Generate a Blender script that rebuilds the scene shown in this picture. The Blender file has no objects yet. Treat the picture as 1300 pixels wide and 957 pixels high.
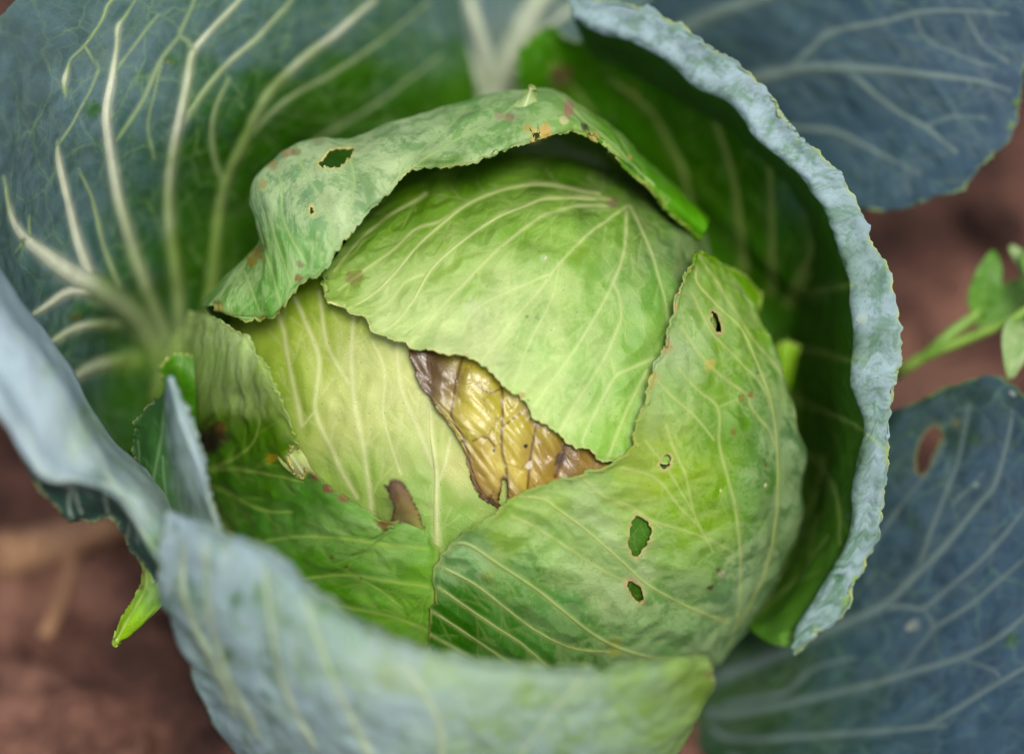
import bpy, bmesh, math, random
import numpy as np
from mathutils import Vector, Matrix
from mathutils.bvhtree import BVHTree

scene = bpy.context.scene
COL = scene.collection
random.seed(7)

# ------------------------------------------------------------------ camera
PITCH = math.radians(52.0)
DIST = 0.72                 # metres to the plane of focus
WIDTH = 0.30                # metres across the frame at that plane
CZ = 0.13                   # height of the frame centre in the plane of focus
FWD = np.array([0.0, math.cos(PITCH), -math.sin(PITCH)])
UPV = np.array([0.0, math.sin(PITCH), math.cos(PITCH)])
RGT = np.array([1.0, 0.0, 0.0])
CAMP = np.array([0.0, 0.0, CZ]) - FWD * DIST
PXK = WIDTH / 1300.0 / DIST

cam_data = bpy.data.cameras.new("camera")
cam = bpy.data.objects.new("camera", cam_data)
COL.objects.link(cam)
cam.location = CAMP
cam.rotation_euler = (math.pi / 2 - PITCH, 0, 0)
cam_data.sensor_width = 36.0
cam_data.lens = 36.0 * DIST / WIDTH
cam_data.clip_start = 0.02
cam_data.clip_end = 100.0
cam_data.dof.use_dof = True
cam_data.dof.focus_distance = DIST - 0.006
cam_data.dof.aperture_fstop = 2.1
cam_data.dof.aperture_blades = 9
scene.camera = cam

# ------------------------------------------------------------------ light
SUN_EL, SUN_AZ = math.radians(64), math.radians(165)   # azimuth: where the sun stands, from +Y clockwise
world = bpy.data.worlds.new("World")
scene.world = world
world.use_nodes = True
wn = world.node_tree.nodes
wl = world.node_tree.links
bg = wn["Background"]
sky = wn.new("ShaderNodeTexSky")
sky.sky_type = 'NISHITA'
sky.sun_disc = False
sky.sun_elevation = SUN_EL
sky.sun_rotation = SUN_AZ
sky.dust_density = 5.0
sky.air_density = 0.7
sky.ozone_density = 0.4
wl.new(sky.outputs[0], bg.inputs[0])
bg.inputs[1].default_value = 0.085
sun_data = bpy.data.lights.new("sun", 'SUN')
sun_data.energy = 1.5
sun_data.angle = math.radians(18)
sun_data.color = (1.0, 0.95, 0.85)
sun = bpy.data.objects.new("sun", sun_data)
COL.objects.link(sun)
sd = Vector((math.sin(SUN_AZ) * math.cos(SUN_EL), math.cos(SUN_AZ) * math.cos(SUN_EL), math.sin(SUN_EL)))
sun.rotation_euler = sd.to_track_quat('Z', 'Y').to_euler()
vs = scene.view_settings
vs.view_transform = 'Standard'
vs.look = 'None'
vs.exposure = 0.9
vs.gamma = 1.0
vs.use_curve_mapping = False
cy = scene.cycles
cy.max_bounces = 6; cy.diffuse_bounces = 4; cy.glossy_bounces = 2; cy.transmission_bounces = 3
cy.caustics_reflective = False; cy.caustics_refractive = False

# ------------------------------------------------------------------ helpers
def unproj(x, y, d):
    """photo pixel + cm behind (+) or before (-) the plane of focus -> metres"""
    x = np.asarray(x, float); y = np.asarray(y, float); d = np.asarray(d, float)
    dep = DIST + d * 0.01
    return (CAMP + dep[..., None] * (FWD + RGT * ((x - 650.0) * PXK)[..., None] + UPV * ((478.5 - y) * PXK)[..., None]))

def ray(x, y):
    v = FWD + RGT * ((x - 650.0) * PXK) + UPV * ((478.5 - y) * PXK)
    return Vector(v).normalized()

def ground_depth(x, y, z=0.0):
    k = FWD + RGT * ((x - 650.0) * PXK) + UPV * ((478.5 - y) * PXK)
    return ((z - CAMP[2]) / k[2] - DIST) * 100.0

def C(r, g, b):
    def f(v):
        v /= 255.0
        return v / 12.92 if v <= 0.04045 else ((v + 0.055) / 1.055) ** 2.4
    return (f(r), f(g), f(b))

HCX, HCY, HR = 630.0, 515.0, 394.0
def hd(x, y):
    r = np.hypot(x - HCX, (y - HCY))
    a = np.arctan2(y - HCY, x - HCX)
    R_ = HR + 30 * np.clip(np.cos(a - math.radians(52)), 0, 1) ** 2
    q = np.clip(r / R_, 0, 1)
    return -1.6 + 5.6 * (1 - np.sqrt(1 - q * q)) + np.maximum(r - R_, 0) * 0.03

def crom(P, t):
    """Catmull-Rom through rows of P (n,...) at parameters t in 0..n-1"""
    n = len(P)
    i = np.clip(np.floor(t).astype(int), 0, n - 2)
    f = (t - i).reshape((-1,) + (1,) * (P.ndim - 1))
    def g(k):
        lo = np.clip(k, 0, n - 1)
        out = P[lo].copy()
        out[k < 0] = 2 * P[0] - P[1]
        out[k > n - 1] = 2 * P[n - 1] - P[n - 2]
        return out
    p0, p1, p2, p3 = g(i - 1), g(i), g(i + 1), g(i + 2)
    m1, m2 = (p2 - p0) * 0.5, (p3 - p1) * 0.5
    f2, f3 = f * f, f * f * f
    return (2*f3 - 3*f2 + 1) * p1 + (f3 - 2*f2 + f) * m1 + (-2*f3 + 3*f2) * p2 + (f3 - f2) * m2

def resamp(pts, n):
    P = np.array(pts, float)
    D = crom(P, np.linspace(0, len(P) - 1, max(8 * len(P), 60)))
    s = np.concatenate([[0], np.cumsum(np.hypot(*(np.diff(D[:, :2], axis=0).T)) + 1e-6)])
    q = np.linspace(0, s[-1], n)
    return np.stack([np.interp(q, s, D[:, k]) for k in range(P.shape[1])], 1)

def mix(A, B, t, dd=0.0, n=16):
    a, b = resamp(A, n), resamp(B, n)
    m = a * (1 - t) + b * t
    m[:, 2] += dd
    return [tuple(p) for p in m]

def addd(A, dd, dx=0, dy=0):
    return [(p[0] + dx, p[1] + dy, p[2] + dd) for p in A]

def shrink(A, k, dd):
    return [(p[0] + (640 - p[0]) * k, p[1] + (520 - p[1]) * k, p[2] + dd) for p in A]

def rng_noise(seed, freq, n=10):
    r = np.random.RandomState(seed)
    a = r.uniform(0, 2 * np.pi, n); f = freq * r.uniform(0.5, 1.6, n); p = r.uniform(0, 2 * np.pi, n)
    def fn(x, y=0.0):
        o = 0
        for k in range(n):
            o = o + np.sin((x * np.cos(a[k]) + y * np.sin(a[k])) * f[k] * 2 * np.pi + p[k])
        return o / math.sqrt(n)
    return fn

def seg_dist(X, Y, poly, smooth=True):
    """distance to a polyline with a width per point; returns distance, width there"""
    best = np.full(X.shape, 1e9); wid = np.ones(X.shape)
    for (x0, y0, w0), (x1, y1, w1) in zip(poly[:-1], poly[1:]):
        dx, dy = x1 - x0, y1 - y0
        L = dx * dx + dy * dy + 1e-9
        t = np.clip(((X - x0) * dx + (Y - y0) * dy) / L, 0, 1)
        dd = np.hypot(X - x0 - t * dx, Y - y0 - t * dy)
        m = dd < best
        best[m] = dd[m]; wid[m] = (w0 + (w1 - w0) * t)[m]
    return best, wid

def densify(v, step=9.0):
    P = np.array(v, float)
    L = np.sum(np.hypot(*(np.diff(P[:, :2], axis=0).T)))
    n = max(int(L / step), len(P))
    return crom(P, np.linspace(0, len(P) - 1, n))

def W(pts, w0=None, w1=None):
    """vein: points of (x, y) with widths running from w0 to w1, or (x, y, w)"""
    if len(pts[0]) == 3:
        return [tuple(map(float, p)) for p in pts]
    n = len(pts)
    return [(p[0], p[1], w0 + (w1 - w0) * k / (n - 1)) for k, p in enumerate(pts)]

def branches(veins, seed, step=(30, 60), length=(35, 90), scale=0.45, minlen=70, depth=2):
    """finer side veins growing off the traced ones"""
    r = random.Random(seed)
    out = []
    cur = veins
    for lev in range(depth):
        nxt = []
        for v in cur:
            D = densify(v, 6.0)
            seg = np.hypot(*(np.diff(D[:, :2], axis=0).T))
            L = seg.sum()
            if L < minlen / (lev + 1):
                continue
            s = r.uniform(10, step[1]) / (lev + 1)
            side = r.choice((-1, 1))
            cs = np.cumsum(seg)
            while s < L * 0.95:
                k = min(int(np.searchsorted(cs, s)), len(D) - 2)
                tx, ty = D[k + 1, :2] - D[k, :2]
                a = math.atan2(ty, tx) + side * math.radians(r.uniform(24, 50))
                ln = r.uniform(*length) / (lev + 1)
                x, y = D[k, 0], D[k, 1]
                w = max(min(D[k, 2] * scale, 4.5), 1.6)
                p = [(x, y, w)]
                bend = -side * r.uniform(0.0, 0.07)
                for q in range(6):
                    a += bend + r.uniform(-0.07, 0.07)
                    x += math.cos(a) * ln / 6; y += math.sin(a) * ln / 6
                    p.append((x, y, w * (1 - 0.11 * (q + 1))))
                nxt.append(p)
                side = -side
                s += r.uniform(*step) / (lev * 0.7 + 1)
        out += nxt
        cur = nxt
    return out

def in_poly(X, Y, poly):
    ins = np.zeros(X.shape, bool)
    n = len(poly)
    for k in range(n):
        x0, y0 = poly[k]; x1, y1 = poly[(k + 1) % n]
        c = ((y0 > Y) != (y1 > Y)) & (X < (x1 - x0) * (Y - y0) / (y1 - y0 + 1e-12) + x0)
        ins ^= c
    return ins

def smoothstep(a, b, x):
    t = np.clip((x - a) / (b - a), 0, 1)
    return t * t * (3 - 2 * t)

# ------------------------------------------------------------------ materials
def nd(nt, typ, **kw):
    n = nt.nodes.new(typ)
    for k, v in kw.items():
        if k.startswith('i_'):
            n.inputs[k[2:].replace('_', ' ')].default_value = v
        else:
            setattr(n, k, v)
    return n

def mathn(nt, op, a, b=None, clamp=False):
    n = nt.nodes.new("ShaderNodeMath"); n.operation = op; n.use_clamp = clamp
    for i, v in enumerate((a, b)):
        if v is None: continue
        if isinstance(v, (int, float)): n.inputs[i].default_value = v
        else: nt.links.new(v, n.inputs[i])
    return n.outputs[0]

def mixc(nt, fac, a, b, mode='MIX'):
    n = nt.nodes.new("ShaderNodeMix"); n.data_type = 'RGBA'; n.blend_type = mode
    for s, v in ((n.inputs[0], fac), (n.inputs[6], a), (n.inputs[7], b)):
        if isinstance(v, (int, float)): s.default_value = v
        elif isinstance(v, tuple): s.default_value = tuple(v) + ((1,) if len(v) == 3 else ())
        else: nt.links.new(v, s)
    return n.outputs[2]

def maprange(nt, v, a, b, c=0.0, d=1.0):
    n = nt.nodes.new("ShaderNodeMapRange"); n.interpolation_type = 'SMOOTHSTEP'
    nt.links.new(v, n.inputs[0])
    for i, q in enumerate((a, b, c, d)): n.inputs[i + 1].default_value = q
    return n.outputs[0]

def leaf_material(name, wax_col, net_tint, net_amt, transl, wr=(0.38, 0.60), sat=1.12, rough=(0.36, 0.62), spec=0.45, net_scale=1.5, fine=0.5):
    m = bpy.data.materials.new(name); m.use_nodes = True
    nt = m.node_tree; nt.nodes.clear(); L = nt.links
    out = nd(nt, "ShaderNodeOutputMaterial")
    col = nd(nt, "ShaderNodeAttribute", attribute_name="Col").outputs["Color"]
    wax = nd(nt, "ShaderNodeAttribute", attribute_name="wax").outputs["Fac"]
    vein = nd(nt, "ShaderNodeAttribute", attribute_name="vein").outputs["Fac"]
    pc = nd(nt, "ShaderNodeAttribute", attribute_name="pc").outputs["Vector"]
    def noise(scale, detail=4.0, rough_=0.55, w=0.0):
        n = nd(nt, "ShaderNodeTexNoise", noise_dimensions='2D'); L.new(pc, n.inputs["Vector"])
        n.inputs["Scale"].default_value = scale; n.inputs["Detail"].default_value = detail
        n.inputs["Roughness"].default_value = rough_; n.inputs["Distortion"].default_value = w
        return n.outputs["Fac"], n.outputs["Color"]
    # warped cells: the net of the finest veins
    nf, nc = noise(1.3, 3.0)
    vm = nd(nt, "ShaderNodeVectorMath", operation='SCALE'); L.new(nc, vm.inputs[0]); vm.inputs["Scale"].default_value = 0.55
    va = nd(nt, "ShaderNodeVectorMath", operation='ADD'); L.new(pc, va.inputs[0]); L.new(vm.outputs[0], va.inputs[1])
    def cells(scale, width):
        v = nd(nt, "ShaderNodeTexVoronoi", feature='DISTANCE_TO_EDGE', voronoi_dimensions='2D'); L.new(va.outputs[0], v.inputs["Vector"])
        v.inputs["Scale"].default_value = scale
        return maprange(nt, v.outputs["Distance"], 0.0, width, 1.0, 0.0)
    n1 = cells(net_scale, 0.055)
    n2 = cells(net_scale * 2.7, 0.075)
    patch, _ = noise(0.55, 2.0)
    pm = maprange(nt, patch, 0.38, 0.62)
    net = mathn(nt, 'ADD', mathn(nt, 'MULTIPLY', n1, 0.75), mathn(nt, 'MULTIPLY', n2, fine))
    net = mathn(nt, 'MULTIPLY', net, mathn(nt, 'ADD', mathn(nt, 'MULTIPLY', pm, 0.7), 0.3), True)
    netv = mathn(nt, 'MULTIPLY', net, mathn(nt, 'SUBTRACT', 1.0, vein, True), True)
    # waxy bloom, rubbed off in patches
    w1, _ = noise(1.1, 4.0, 0.62, 0.4)
    w2, _ = noise(7.0, 3.0, 0.65)
    wm = mathn(nt, 'ADD', mathn(nt, 'MULTIPLY', w1, 0.72), mathn(nt, 'MULTIPLY', w2, 0.28))
    wmask = maprange(nt, wm, *wr)
    wfac = mathn(nt, 'MULTIPLY', mathn(nt, 'MULTIPLY', wax, mathn(nt, 'ADD', mathn(nt, 'MULTIPLY', wmask, 0.85), 0.15)),
                 mathn(nt, 'SUBTRACT', 1.0, mathn(nt, 'MULTIPLY', vein, 0.75)), True)
    base = mixc(nt, mathn(nt, 'MULTIPLY', netv, net_amt, True), col, mixc(nt, 0.75, col, net_tint))
    base = mixc(nt, wfac, base, wax_col)
    base = mixc(nt, mathn(nt, 'MULTIPLY', mathn(nt, 'MULTIPLY', netv, wax), 0.35, True), base, mixc(nt, 0.6, col, net_tint))
    # grain and slow drift of tone
    g1, _ = noise(22.0, 2.0, 0.7)
    g2, _ = noise(0.8, 3.0)
    tone = mathn(nt, 'ADD', mathn(nt, 'ADD', mathn(nt, 'MULTIPLY', g1, 0.35), mathn(nt, 'MULTIPLY', g2, 0.45)), 0.60)
    tcol = nd(nt, "ShaderNodeCombineColor")
    for i in range(3): L.new(tone, tcol.inputs[i])
    base = mixc(nt, 1.0, base, tcol.outputs[0], 'MULTIPLY')
    hs = nd(nt, "ShaderNodeHueSaturation"); hs.inputs["Saturation"].default_value = sat; L.new(base, hs.inputs["Color"]); base = hs.outputs[0]
    # pinprick dark specks
    sp = nd(nt, "ShaderNodeTexVoronoi", feature='F1', voronoi_dimensions='2D'); L.new(pc, sp.inputs["Vector"]); sp.inputs["Scale"].default_value = 1.9
    s1 = maprange(nt, sp.outputs["Distance"], 0.018, 0.05, 1.0, 0.0)
    sr = nd(nt, "ShaderNodeSeparateColor"); L.new(sp.outputs["Color"], sr.inputs[0])
    s1 = mathn(nt, 'MULTIPLY', s1, mathn(nt, 'GREATER_THAN', sr.outputs[0], 0.72))
    base = mixc(nt, mathn(nt, 'MULTIPLY', s1, 0.75), base, (0.06, 0.055, 0.03))
    # relief
    h = mathn(nt, 'ADD', mathn(nt, 'MULTIPLY', net, 0.14), mathn(nt, 'MULTIPLY', w1, 0.4))
    h = mathn(nt, 'ADD', h, mathn(nt, 'MULTIPLY', g1, 0.10))
    bp = nd(nt, "ShaderNodeBump"); bp.inputs["Strength"].default_value = 0.7; bp.inputs["Distance"].default_value = 0.0007
    L.new(h, bp.inputs["Height"])
    pr = nd(nt, "ShaderNodeBsdfPrincipled")
    L.new(base, pr.inputs["Base Color"]); L.new(bp.outputs[0], pr.inputs["Normal"])
    pr.inputs["Specular IOR Level"].default_value = spec
    rg = mathn(nt, 'ADD', mathn(nt, 'MULTIPLY', w2, rough[1] - rough[0]), mathn(nt, 'ADD', mathn(nt, 'MULTIPLY', wfac, 0.15), rough[0]))
    L.new(rg, pr.inputs["Roughness"])
    tr = nd(nt, "ShaderNodeBsdfTranslucent")
    tc = mixc(nt, 1.0, mixc(nt, 0.35, base, col), (1.25, 1.3, 0.55), 'MULTIPLY')
    L.new(tc, tr.inputs[0]); L.new(bp.outputs[0], tr.inputs[1])
    mx = nd(nt, "ShaderNodeMixShader"); mx.inputs[0].default_value = transl
    L.new(pr.outputs[0], mx.inputs[1]); L.new(tr.outputs[0], mx.inputs[2])
    L.new(mx.outputs[0], out.inputs[0])
    return m

M_HEAD = leaf_material("head_leaf_skin", C(196, 211, 154), C(188, 205, 120), 0.20, 0.24, spec=0.4, sat=1.12)
M_WRAP = leaf_material("wrapper_leaf_skin", C(192, 209, 166), C(96, 140, 60), 0.36, 0.24, wr=(0.42, 0.56), spec=0.42, sat=1.18)
M_WAX = leaf_material("waxy_leaf_skin", C(92, 116, 122), C(136, 170, 112), 0.6, 0.30, net_scale=0.62, fine=0.35, rough=(0.42, 0.7), spec=0.22)
M_BLUE = leaf_material("blue_leaf_skin", C(62, 85, 102), C(104, 138, 112), 0.5, 0.25, net_scale=0.62, fine=0.35, rough=(0.42, 0.7), spec=0.2)
M_RIM = leaf_material("waxy_rim_skin", C(156, 178, 190), C(100, 134, 90), 0.35, 0.22, wr=(0.36, 0.57), sat=1.05, rough=(0.45, 0.75), spec=0.22)
M_ROT = leaf_material("decayed_leaf_skin", C(150, 135, 110), C(120, 84, 36), 0.45, 0.35, sat=1.06, rough=(0.08, 0.4), spec=0.7, net_scale=1.1)

# ------------------------------------------------------------------ the cabbage
cabbage = bpy.data.objects.new("cabbage", None)
COL.objects.link(cabbage)
STEM = np.array([0.0, 0.027, 0.0])
cabbage.location = STEM
cabbage["label"] = "green cabbage with a firm pale head and waxy blue-green outer leaves growing in brown soil"
cabbage["category"] = "cabbage"

def link_mesh(name, V, F, mat, parent, attrs=None, origin=STEM):
    me = bpy.data.meshes.new(name)
    V = np.asarray(V, float) - origin
    me.from_pydata(V.tolist(), [], F.tolist() if hasattr(F, 'tolist') else F)
    if attrs:
        for k, (typ, a) in attrs.items():
            at = me.attributes.new(k, typ, 'POINT')
            if typ == 'FLOAT': at.data.foreach_set('value', np.ascontiguousarray(a, np.float32).ravel())
            elif typ == 'FLOAT_VECTOR': at.data.foreach_set('vector', np.ascontiguousarray(a, np.float32).ravel())
            else: at.data.foreach_set('color', np.ascontiguousarray(a, np.float32).ravel())
    me.polygons.foreach_set('use_smooth', np.ones(len(me.polygons), bool))
    me.materials.append(mat)
    me.update()
    o = bpy.data.objects.new(name, me)
    COL.objects.link(o)
    o.parent = parent
    return o

VEINC = C(212, 222, 178)
SEED = [100]

def leaf(name, rows, res, mat, cols, veins=(), vcol=VEINC, vstr=0.85, holes=(), spots=(), head=False, bumps=(),
         pucker=0.05, lift=0.02, edges=('v1',), rag=2.0, ruffle=0.0, rimcol=C(196, 206, 130), rimw=3.0, rib=7.0,
         br=dict(), rough_seed=None, big=0.0, thick=0.0006, label=None, idw=4.0, hole_tint=C(150, 128, 84), relief=1.0, fst=0.34, dim=1.0, vgreen=None, wk=1.0, inner=None, outer=None, pw=16.0, ribh=0.26, crinkle=None, vthin=None, rimk=0.9):
    SEED[0] += 13
    sd_ = rough_seed or SEED[0]
    nu, nv = res
    R = np.stack([resamp(r, 40) for r in rows])             # rows x 40 x 3
    G = crom(R, np.linspace(0, len(rows) - 1, nv))           # nv x 40 x 3
    G = crom(np.swapaxes(G, 0, 1).copy(), np.linspace(0, 39, nu))   # nu x nv x 3
    G = np.swapaxes(G, 0, 1).copy()                          # nv x nu x 3
    X, Y, D = G[..., 0], G[..., 1], G[..., 2]
    U, Vv = np.meshgrid(np.linspace(0, 1, nu), np.linspace(0, 1, nv))
    # ragged margins
    for e in edges:
        ax = 0 if e[0] == 'v' else 1
        t = (Vv if e[0] == 'v' else U); t = t if e[1] == '1' else 1 - t
        s = U if e[0] == 'v' else Vv
        gx, gy = np.gradient(X, axis=ax), np.gradient(Y, axis=ax)
        nn = np.hypot(gx, gy) + 1e-6
        sg = 1 if e[1] == '1' else -1
        n1, n2, n3 = rng_noise(sd_ + 1, 14), rng_noise(sd_ + 2, 45), rng_noise(sd_ + 3, 110)
        a = rag * (0.75 * n1(s) + 0.5 * n2(s) + 0.35 * n3(s)) * smoothstep(0.90, 1.0, t)
        X = X + sg * gx / nn * a; Y = Y + sg * gy / nn * a
    for (bx, by, brad, amp) in bumps:
        D = D + amp * np.exp(-(((X - bx) ** 2 + (Y - by) ** 2) / brad ** 2))
    if head:
        D = D + hd(X, Y)
    P = unproj(X, Y, D)
    def normals(P):
        a = np.gradient(P, axis=1); b = np.gradient(P, axis=0)
        n = np.cross(a, b)
        return n / (np.linalg.norm(n, axis=-1, keepdims=True) + 1e-12)
    N = normals(P)
    flip = np.mean(np.sum(N * FWD, -1)) > 0
    if flip: N = -N
    # veins
    vl = [W(*v) if isinstance(v, tuple) else W(v) for v in veins]
    fine = branches(vl, sd_, **br) if br is not None else []
    allv = [(densify(v, 8.0), 1.0) for v in vl] + [(np.array(v), fst) for v in fine]
    spc = np.median(np.hypot(np.diff(X, axis=1), np.diff(Y, axis=1))); spc = max(spc, np.median(np.hypot(np.diff(X, axis=0), np.diff(Y, axis=0))))
    vw = np.zeros(X.shape)
    vein = np.zeros(X.shape); near = np.full(X.shape, 60.0); hgt = np.zeros(X.shape)
    for poly, st in allv:
        x0, y0 = poly[:, :2].min(0) - 60; x1, y1 = poly[:, :2].max(0) + 60
        m = (X > x0) & (X < x1) & (Y > y0) & (Y < y1)
        if not m.any(): continue
        dd, ww = seg_dist(X[m], Y[m], poly)
        vw[m] = np.where(np.exp(-(dd / (0.55 * ww)) ** 2) * st > vein[m], ww, vw[m])
        ww = np.maximum(ww, max(2.2, spc * 1.15))
        g = np.exp(-(dd / (0.55 * ww)) ** 2) * st
        vein[m] = np.maximum(vein[m], g)
        hgt[m] = np.maximum(hgt[m], g * ww)
        near[m] = np.minimum(near[m], dd + (1 - st) * 6)
    # relief: quilted between the veins, ribs proud, slow undulation
    Lu = np.linalg.norm(np.diff(P[nv // 2], axis=0), axis=1).sum() * 100
    Lv = np.linalg.norm(np.diff(P[:, nu // 2], axis=0), axis=1).sum() * 100
    cu = np.concatenate([np.zeros((nv, 1)), np.cumsum(np.linalg.norm(np.diff(P, axis=1), axis=-1), axis=1)], 1) * 100
    cv = np.concatenate([np.zeros((1, nu)), np.cumsum(np.linalg.norm(np.diff(P, axis=0), axis=-1), axis=0)], 0) * 100
    cu = cu - cu[:, nu // 2:nu // 2 + 1]
    q = rng_noise(sd_ + 5, 0.55)(cu, cv); q2 = rng_noise(sd_ + 6, 1.3)(cu, cv)
    ta = np.minimum.reduce([U, 1 - U, Vv, 1 - Vv])
    disp = pucker * (1 - np.exp(-(near / pw) ** 2)) + lift * hgt * 0.09 + relief * (0.022 * q + 0.012 * q2)
    if big: disp = disp + big * rng_noise(sd_ + 8, 0.16)(cu, cv)
    if ruffle:
        for e in edges:
            t = (Vv if e[0] == 'v' else U); t = t if e[1] == '1' else 1 - t
            s = cu if e[0] == 'v' else cv
            disp = disp + ruffle * (rng_noise(sd_ + 9, 0.35, 6)(s) + 0.5 * rng_noise(sd_ + 10, 0.9, 6)(s)) * smoothstep(0.7, 1.0, t)
    if crinkle:
        cw = smoothstep(crinkle[0], crinkle[0] + .08, Vv)
        disp = disp + crinkle[1] * cw * (rng_noise(sd_ + 21, crinkle[2], 8)(cu + 0.25 * rng_noise(sd_ + 22, .6)(cu, cv), cv * .25) + .45 * rng_noise(sd_ + 23, crinkle[2] * 2.6, 8)(cu, cv * .6))
    P = P + N * (disp * 0.01)[..., None]
    # colour
    ws = np.zeros(X.shape); cc = np.zeros(X.shape + (3,)); wx = np.zeros(X.shape)
    wob = rng_noise(sd_ + 4, 0.012); wob2 = rng_noise(sd_ + 14, 0.012)
    XX, YY = X + 14 * wob(X, Y), Y + 14 * wob2(X, Y)
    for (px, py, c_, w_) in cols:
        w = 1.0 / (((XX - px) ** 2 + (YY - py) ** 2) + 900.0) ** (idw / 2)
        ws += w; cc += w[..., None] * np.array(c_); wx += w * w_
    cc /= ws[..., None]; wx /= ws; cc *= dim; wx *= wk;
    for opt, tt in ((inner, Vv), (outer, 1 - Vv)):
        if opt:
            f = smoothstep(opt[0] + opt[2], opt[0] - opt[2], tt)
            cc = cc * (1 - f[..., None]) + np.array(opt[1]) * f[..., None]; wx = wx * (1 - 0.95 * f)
    vcol = tuple(dim ** 0.5 * q for q in vcol)
    vm_ = (vein * vstr)[..., None]
    vg = np.clip(wx / 0.5, 0, 1)[..., None] if vgreen is not None else np.ones(X.shape + (1,))
    VC = np.array(vcol) * vg + np.array(vgreen if vgreen is not None else vcol) * (1 - vg)
    if vthin is not None:
        ft = smoothstep(10.0, 5.0, vw)[..., None]
        VC = VC * (1 - ft) + np.array(vthin) * ft * dim ** 0.5
    col = cc * (1 - vm_) + VC * vm_
    rot = np.zeros(X.shape)
    for (sx, sy, sr, scol, sa) in spots:
        nz = rng_noise(int(sx * 7 + sy), 0.05)(X, Y) * 0.22 + rng_noise(int(sx + sy), 0.15)(X, Y) * 0.12
        f = smoothstep(1.15, 0.6, np.hypot(X - sx, Y - sy) / sr + nz) * sa
        col = col * (1 - f[..., None]) + np.array(scol) * f[..., None]
        wx = wx * (1 - f)
    # pale thin margin
    for e in edges:
        dx = np.hypot(X - (X[-1:] if e == 'v1' else X[:1] if e == 'v0' else X[:, -1:] if e == 'u1' else X[:, :1]),
                      Y - (Y[-1:] if e == 'v1' else Y[:1] if e == 'v0' else Y[:, -1:] if e == 'u1' else Y[:, :1]))
        s = U if e[0] == 'v' else Vv
        f = np.exp(-(dx / rimw) ** 2) * np.clip(0.55 + 0.45 * rng_noise(sd_ + 11, 25)(s), 0, 1) * rimk
        col = col * (1 - f[..., None]) + np.array(rimcol) * f[..., None]
        wx = wx * (1 - f)
    # holes, eaten right through
    keep = np.ones((nv - 1, nu - 1), bool)
    for hp in holes:
        hp = np.array(hp, float)
        hp = crom(np.vstack([hp, hp[:1]]), np.linspace(0, len(hp), 10 * len(hp)))[:-1]
        nz = rng_noise(int(hp[0, 0]), 0.12)
        hp = hp + np.stack([nz(hp[:, 0], hp[:, 1]), nz(hp[:, 1], hp[:, 0])], 1) * 0.9
        x0, y0 = hp.min(0) - 14; x1, y1 = hp.max(0) + 14
        m = (X > x0) & (X < x1) & (Y > y0) & (Y < y1)
        if not m.any(): continue
        closed = [(p[0], p[1], 1.0) for p in hp] + [(hp[0, 0], hp[0, 1], 1.0)]
        dd = np.full(X.shape, 1e3)
        dd[m], _ = seg_dist(X[m], Y[m], closed)
        ins = in_poly(X, Y, hp) & m
        f = np.exp(-(dd / 2.8) ** 2) * 0.75
        col = col * (1 - f[..., None]) + np.array(hole_tint) * f[..., None]
        wx = wx * (1 - f)
        inq = ins[:-1, :-1].astype(int) + ins[1:, :-1] + ins[:-1, 1:] + ins[1:, 1:]
        kill = inq == 4
        keep &= ~kill
        # pull the torn boundary onto the outline
        live = np.zeros(X.shape, bool)
        al = ~kill
        live[:-1, :-1] |= al; live[1:, :-1] |= al; live[:-1, 1:] |= al; live[1:, 1:] |= al
        ii, jj = np.where(ins & live)
        for i, j in zip(ii, jj):
            k = np.argmin((hp[:, 0] - X[i, j]) ** 2 + (hp[:, 1] - Y[i, j]) ** 2)
            tx, ty = hp[k, 0] - X[i, j], hp[k, 1] - Y[i, j]
            gu = P[i, min(j + 1, nu - 1)] - P[i, max(j - 1, 0)]; gv = P[min(i + 1, nv - 1), j] - P[max(i - 1, 0), j]
            a = X[i, min(j + 1, nu - 1)] - X[i, max(j - 1, 0)]; b = X[min(i + 1, nv - 1), j] - X[max(i - 1, 0), j]
            c = Y[i, min(j + 1, nu - 1)] - Y[i, max(j - 1, 0)]; d = Y[min(i + 1, nv - 1), j] - Y[max(i - 1, 0), j]
            det = a * d - b * c
            if abs(det) < 1e-6: continue
            col[i, j] = hole_tint
            su, sv = (d * tx - b * ty) / det, (-c * tx + a * ty) / det
            if abs(su) < 2 and abs(sv) < 2:
                P[i, j] = P[i, j] + gu * su + gv * sv
    idx = np.arange(nu * nv).reshape(nv, nu)
    F = np.stack([idx[:-1, :-1], idx[:-1, 1:], idx[1:, 1:], idx[1:, :-1]], -1)[keep]
    if flip: F = F[:, ::-1]
    seed_off = (sd_ * 3.7) % 97
    pc = np.stack([cu + seed_off, cv, np.full(X.shape, seed_off)], -1)
    attrs = {'Col': ('FLOAT_COLOR', np.concatenate([np.clip(col, 0, 1), np.ones(X.shape + (1,))], -1).reshape(-1, 4)),
             'wax': ('FLOAT', np.clip(wx, 0, 1)), 'vein': ('FLOAT', np.clip(vein, 0, 1)), 'pc': ('FLOAT_VECTOR', pc.reshape(-1, 3))}
    o = link_mesh(name, P.reshape(-1, 3), F, mat, cabbage, attrs)
    sm = o.modifiers.new("thickness", 'SOLIDIFY'); sm.thickness = thick; sm.offset = -1; sm.use_rim = True
    if label: o["label"] = label
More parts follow.
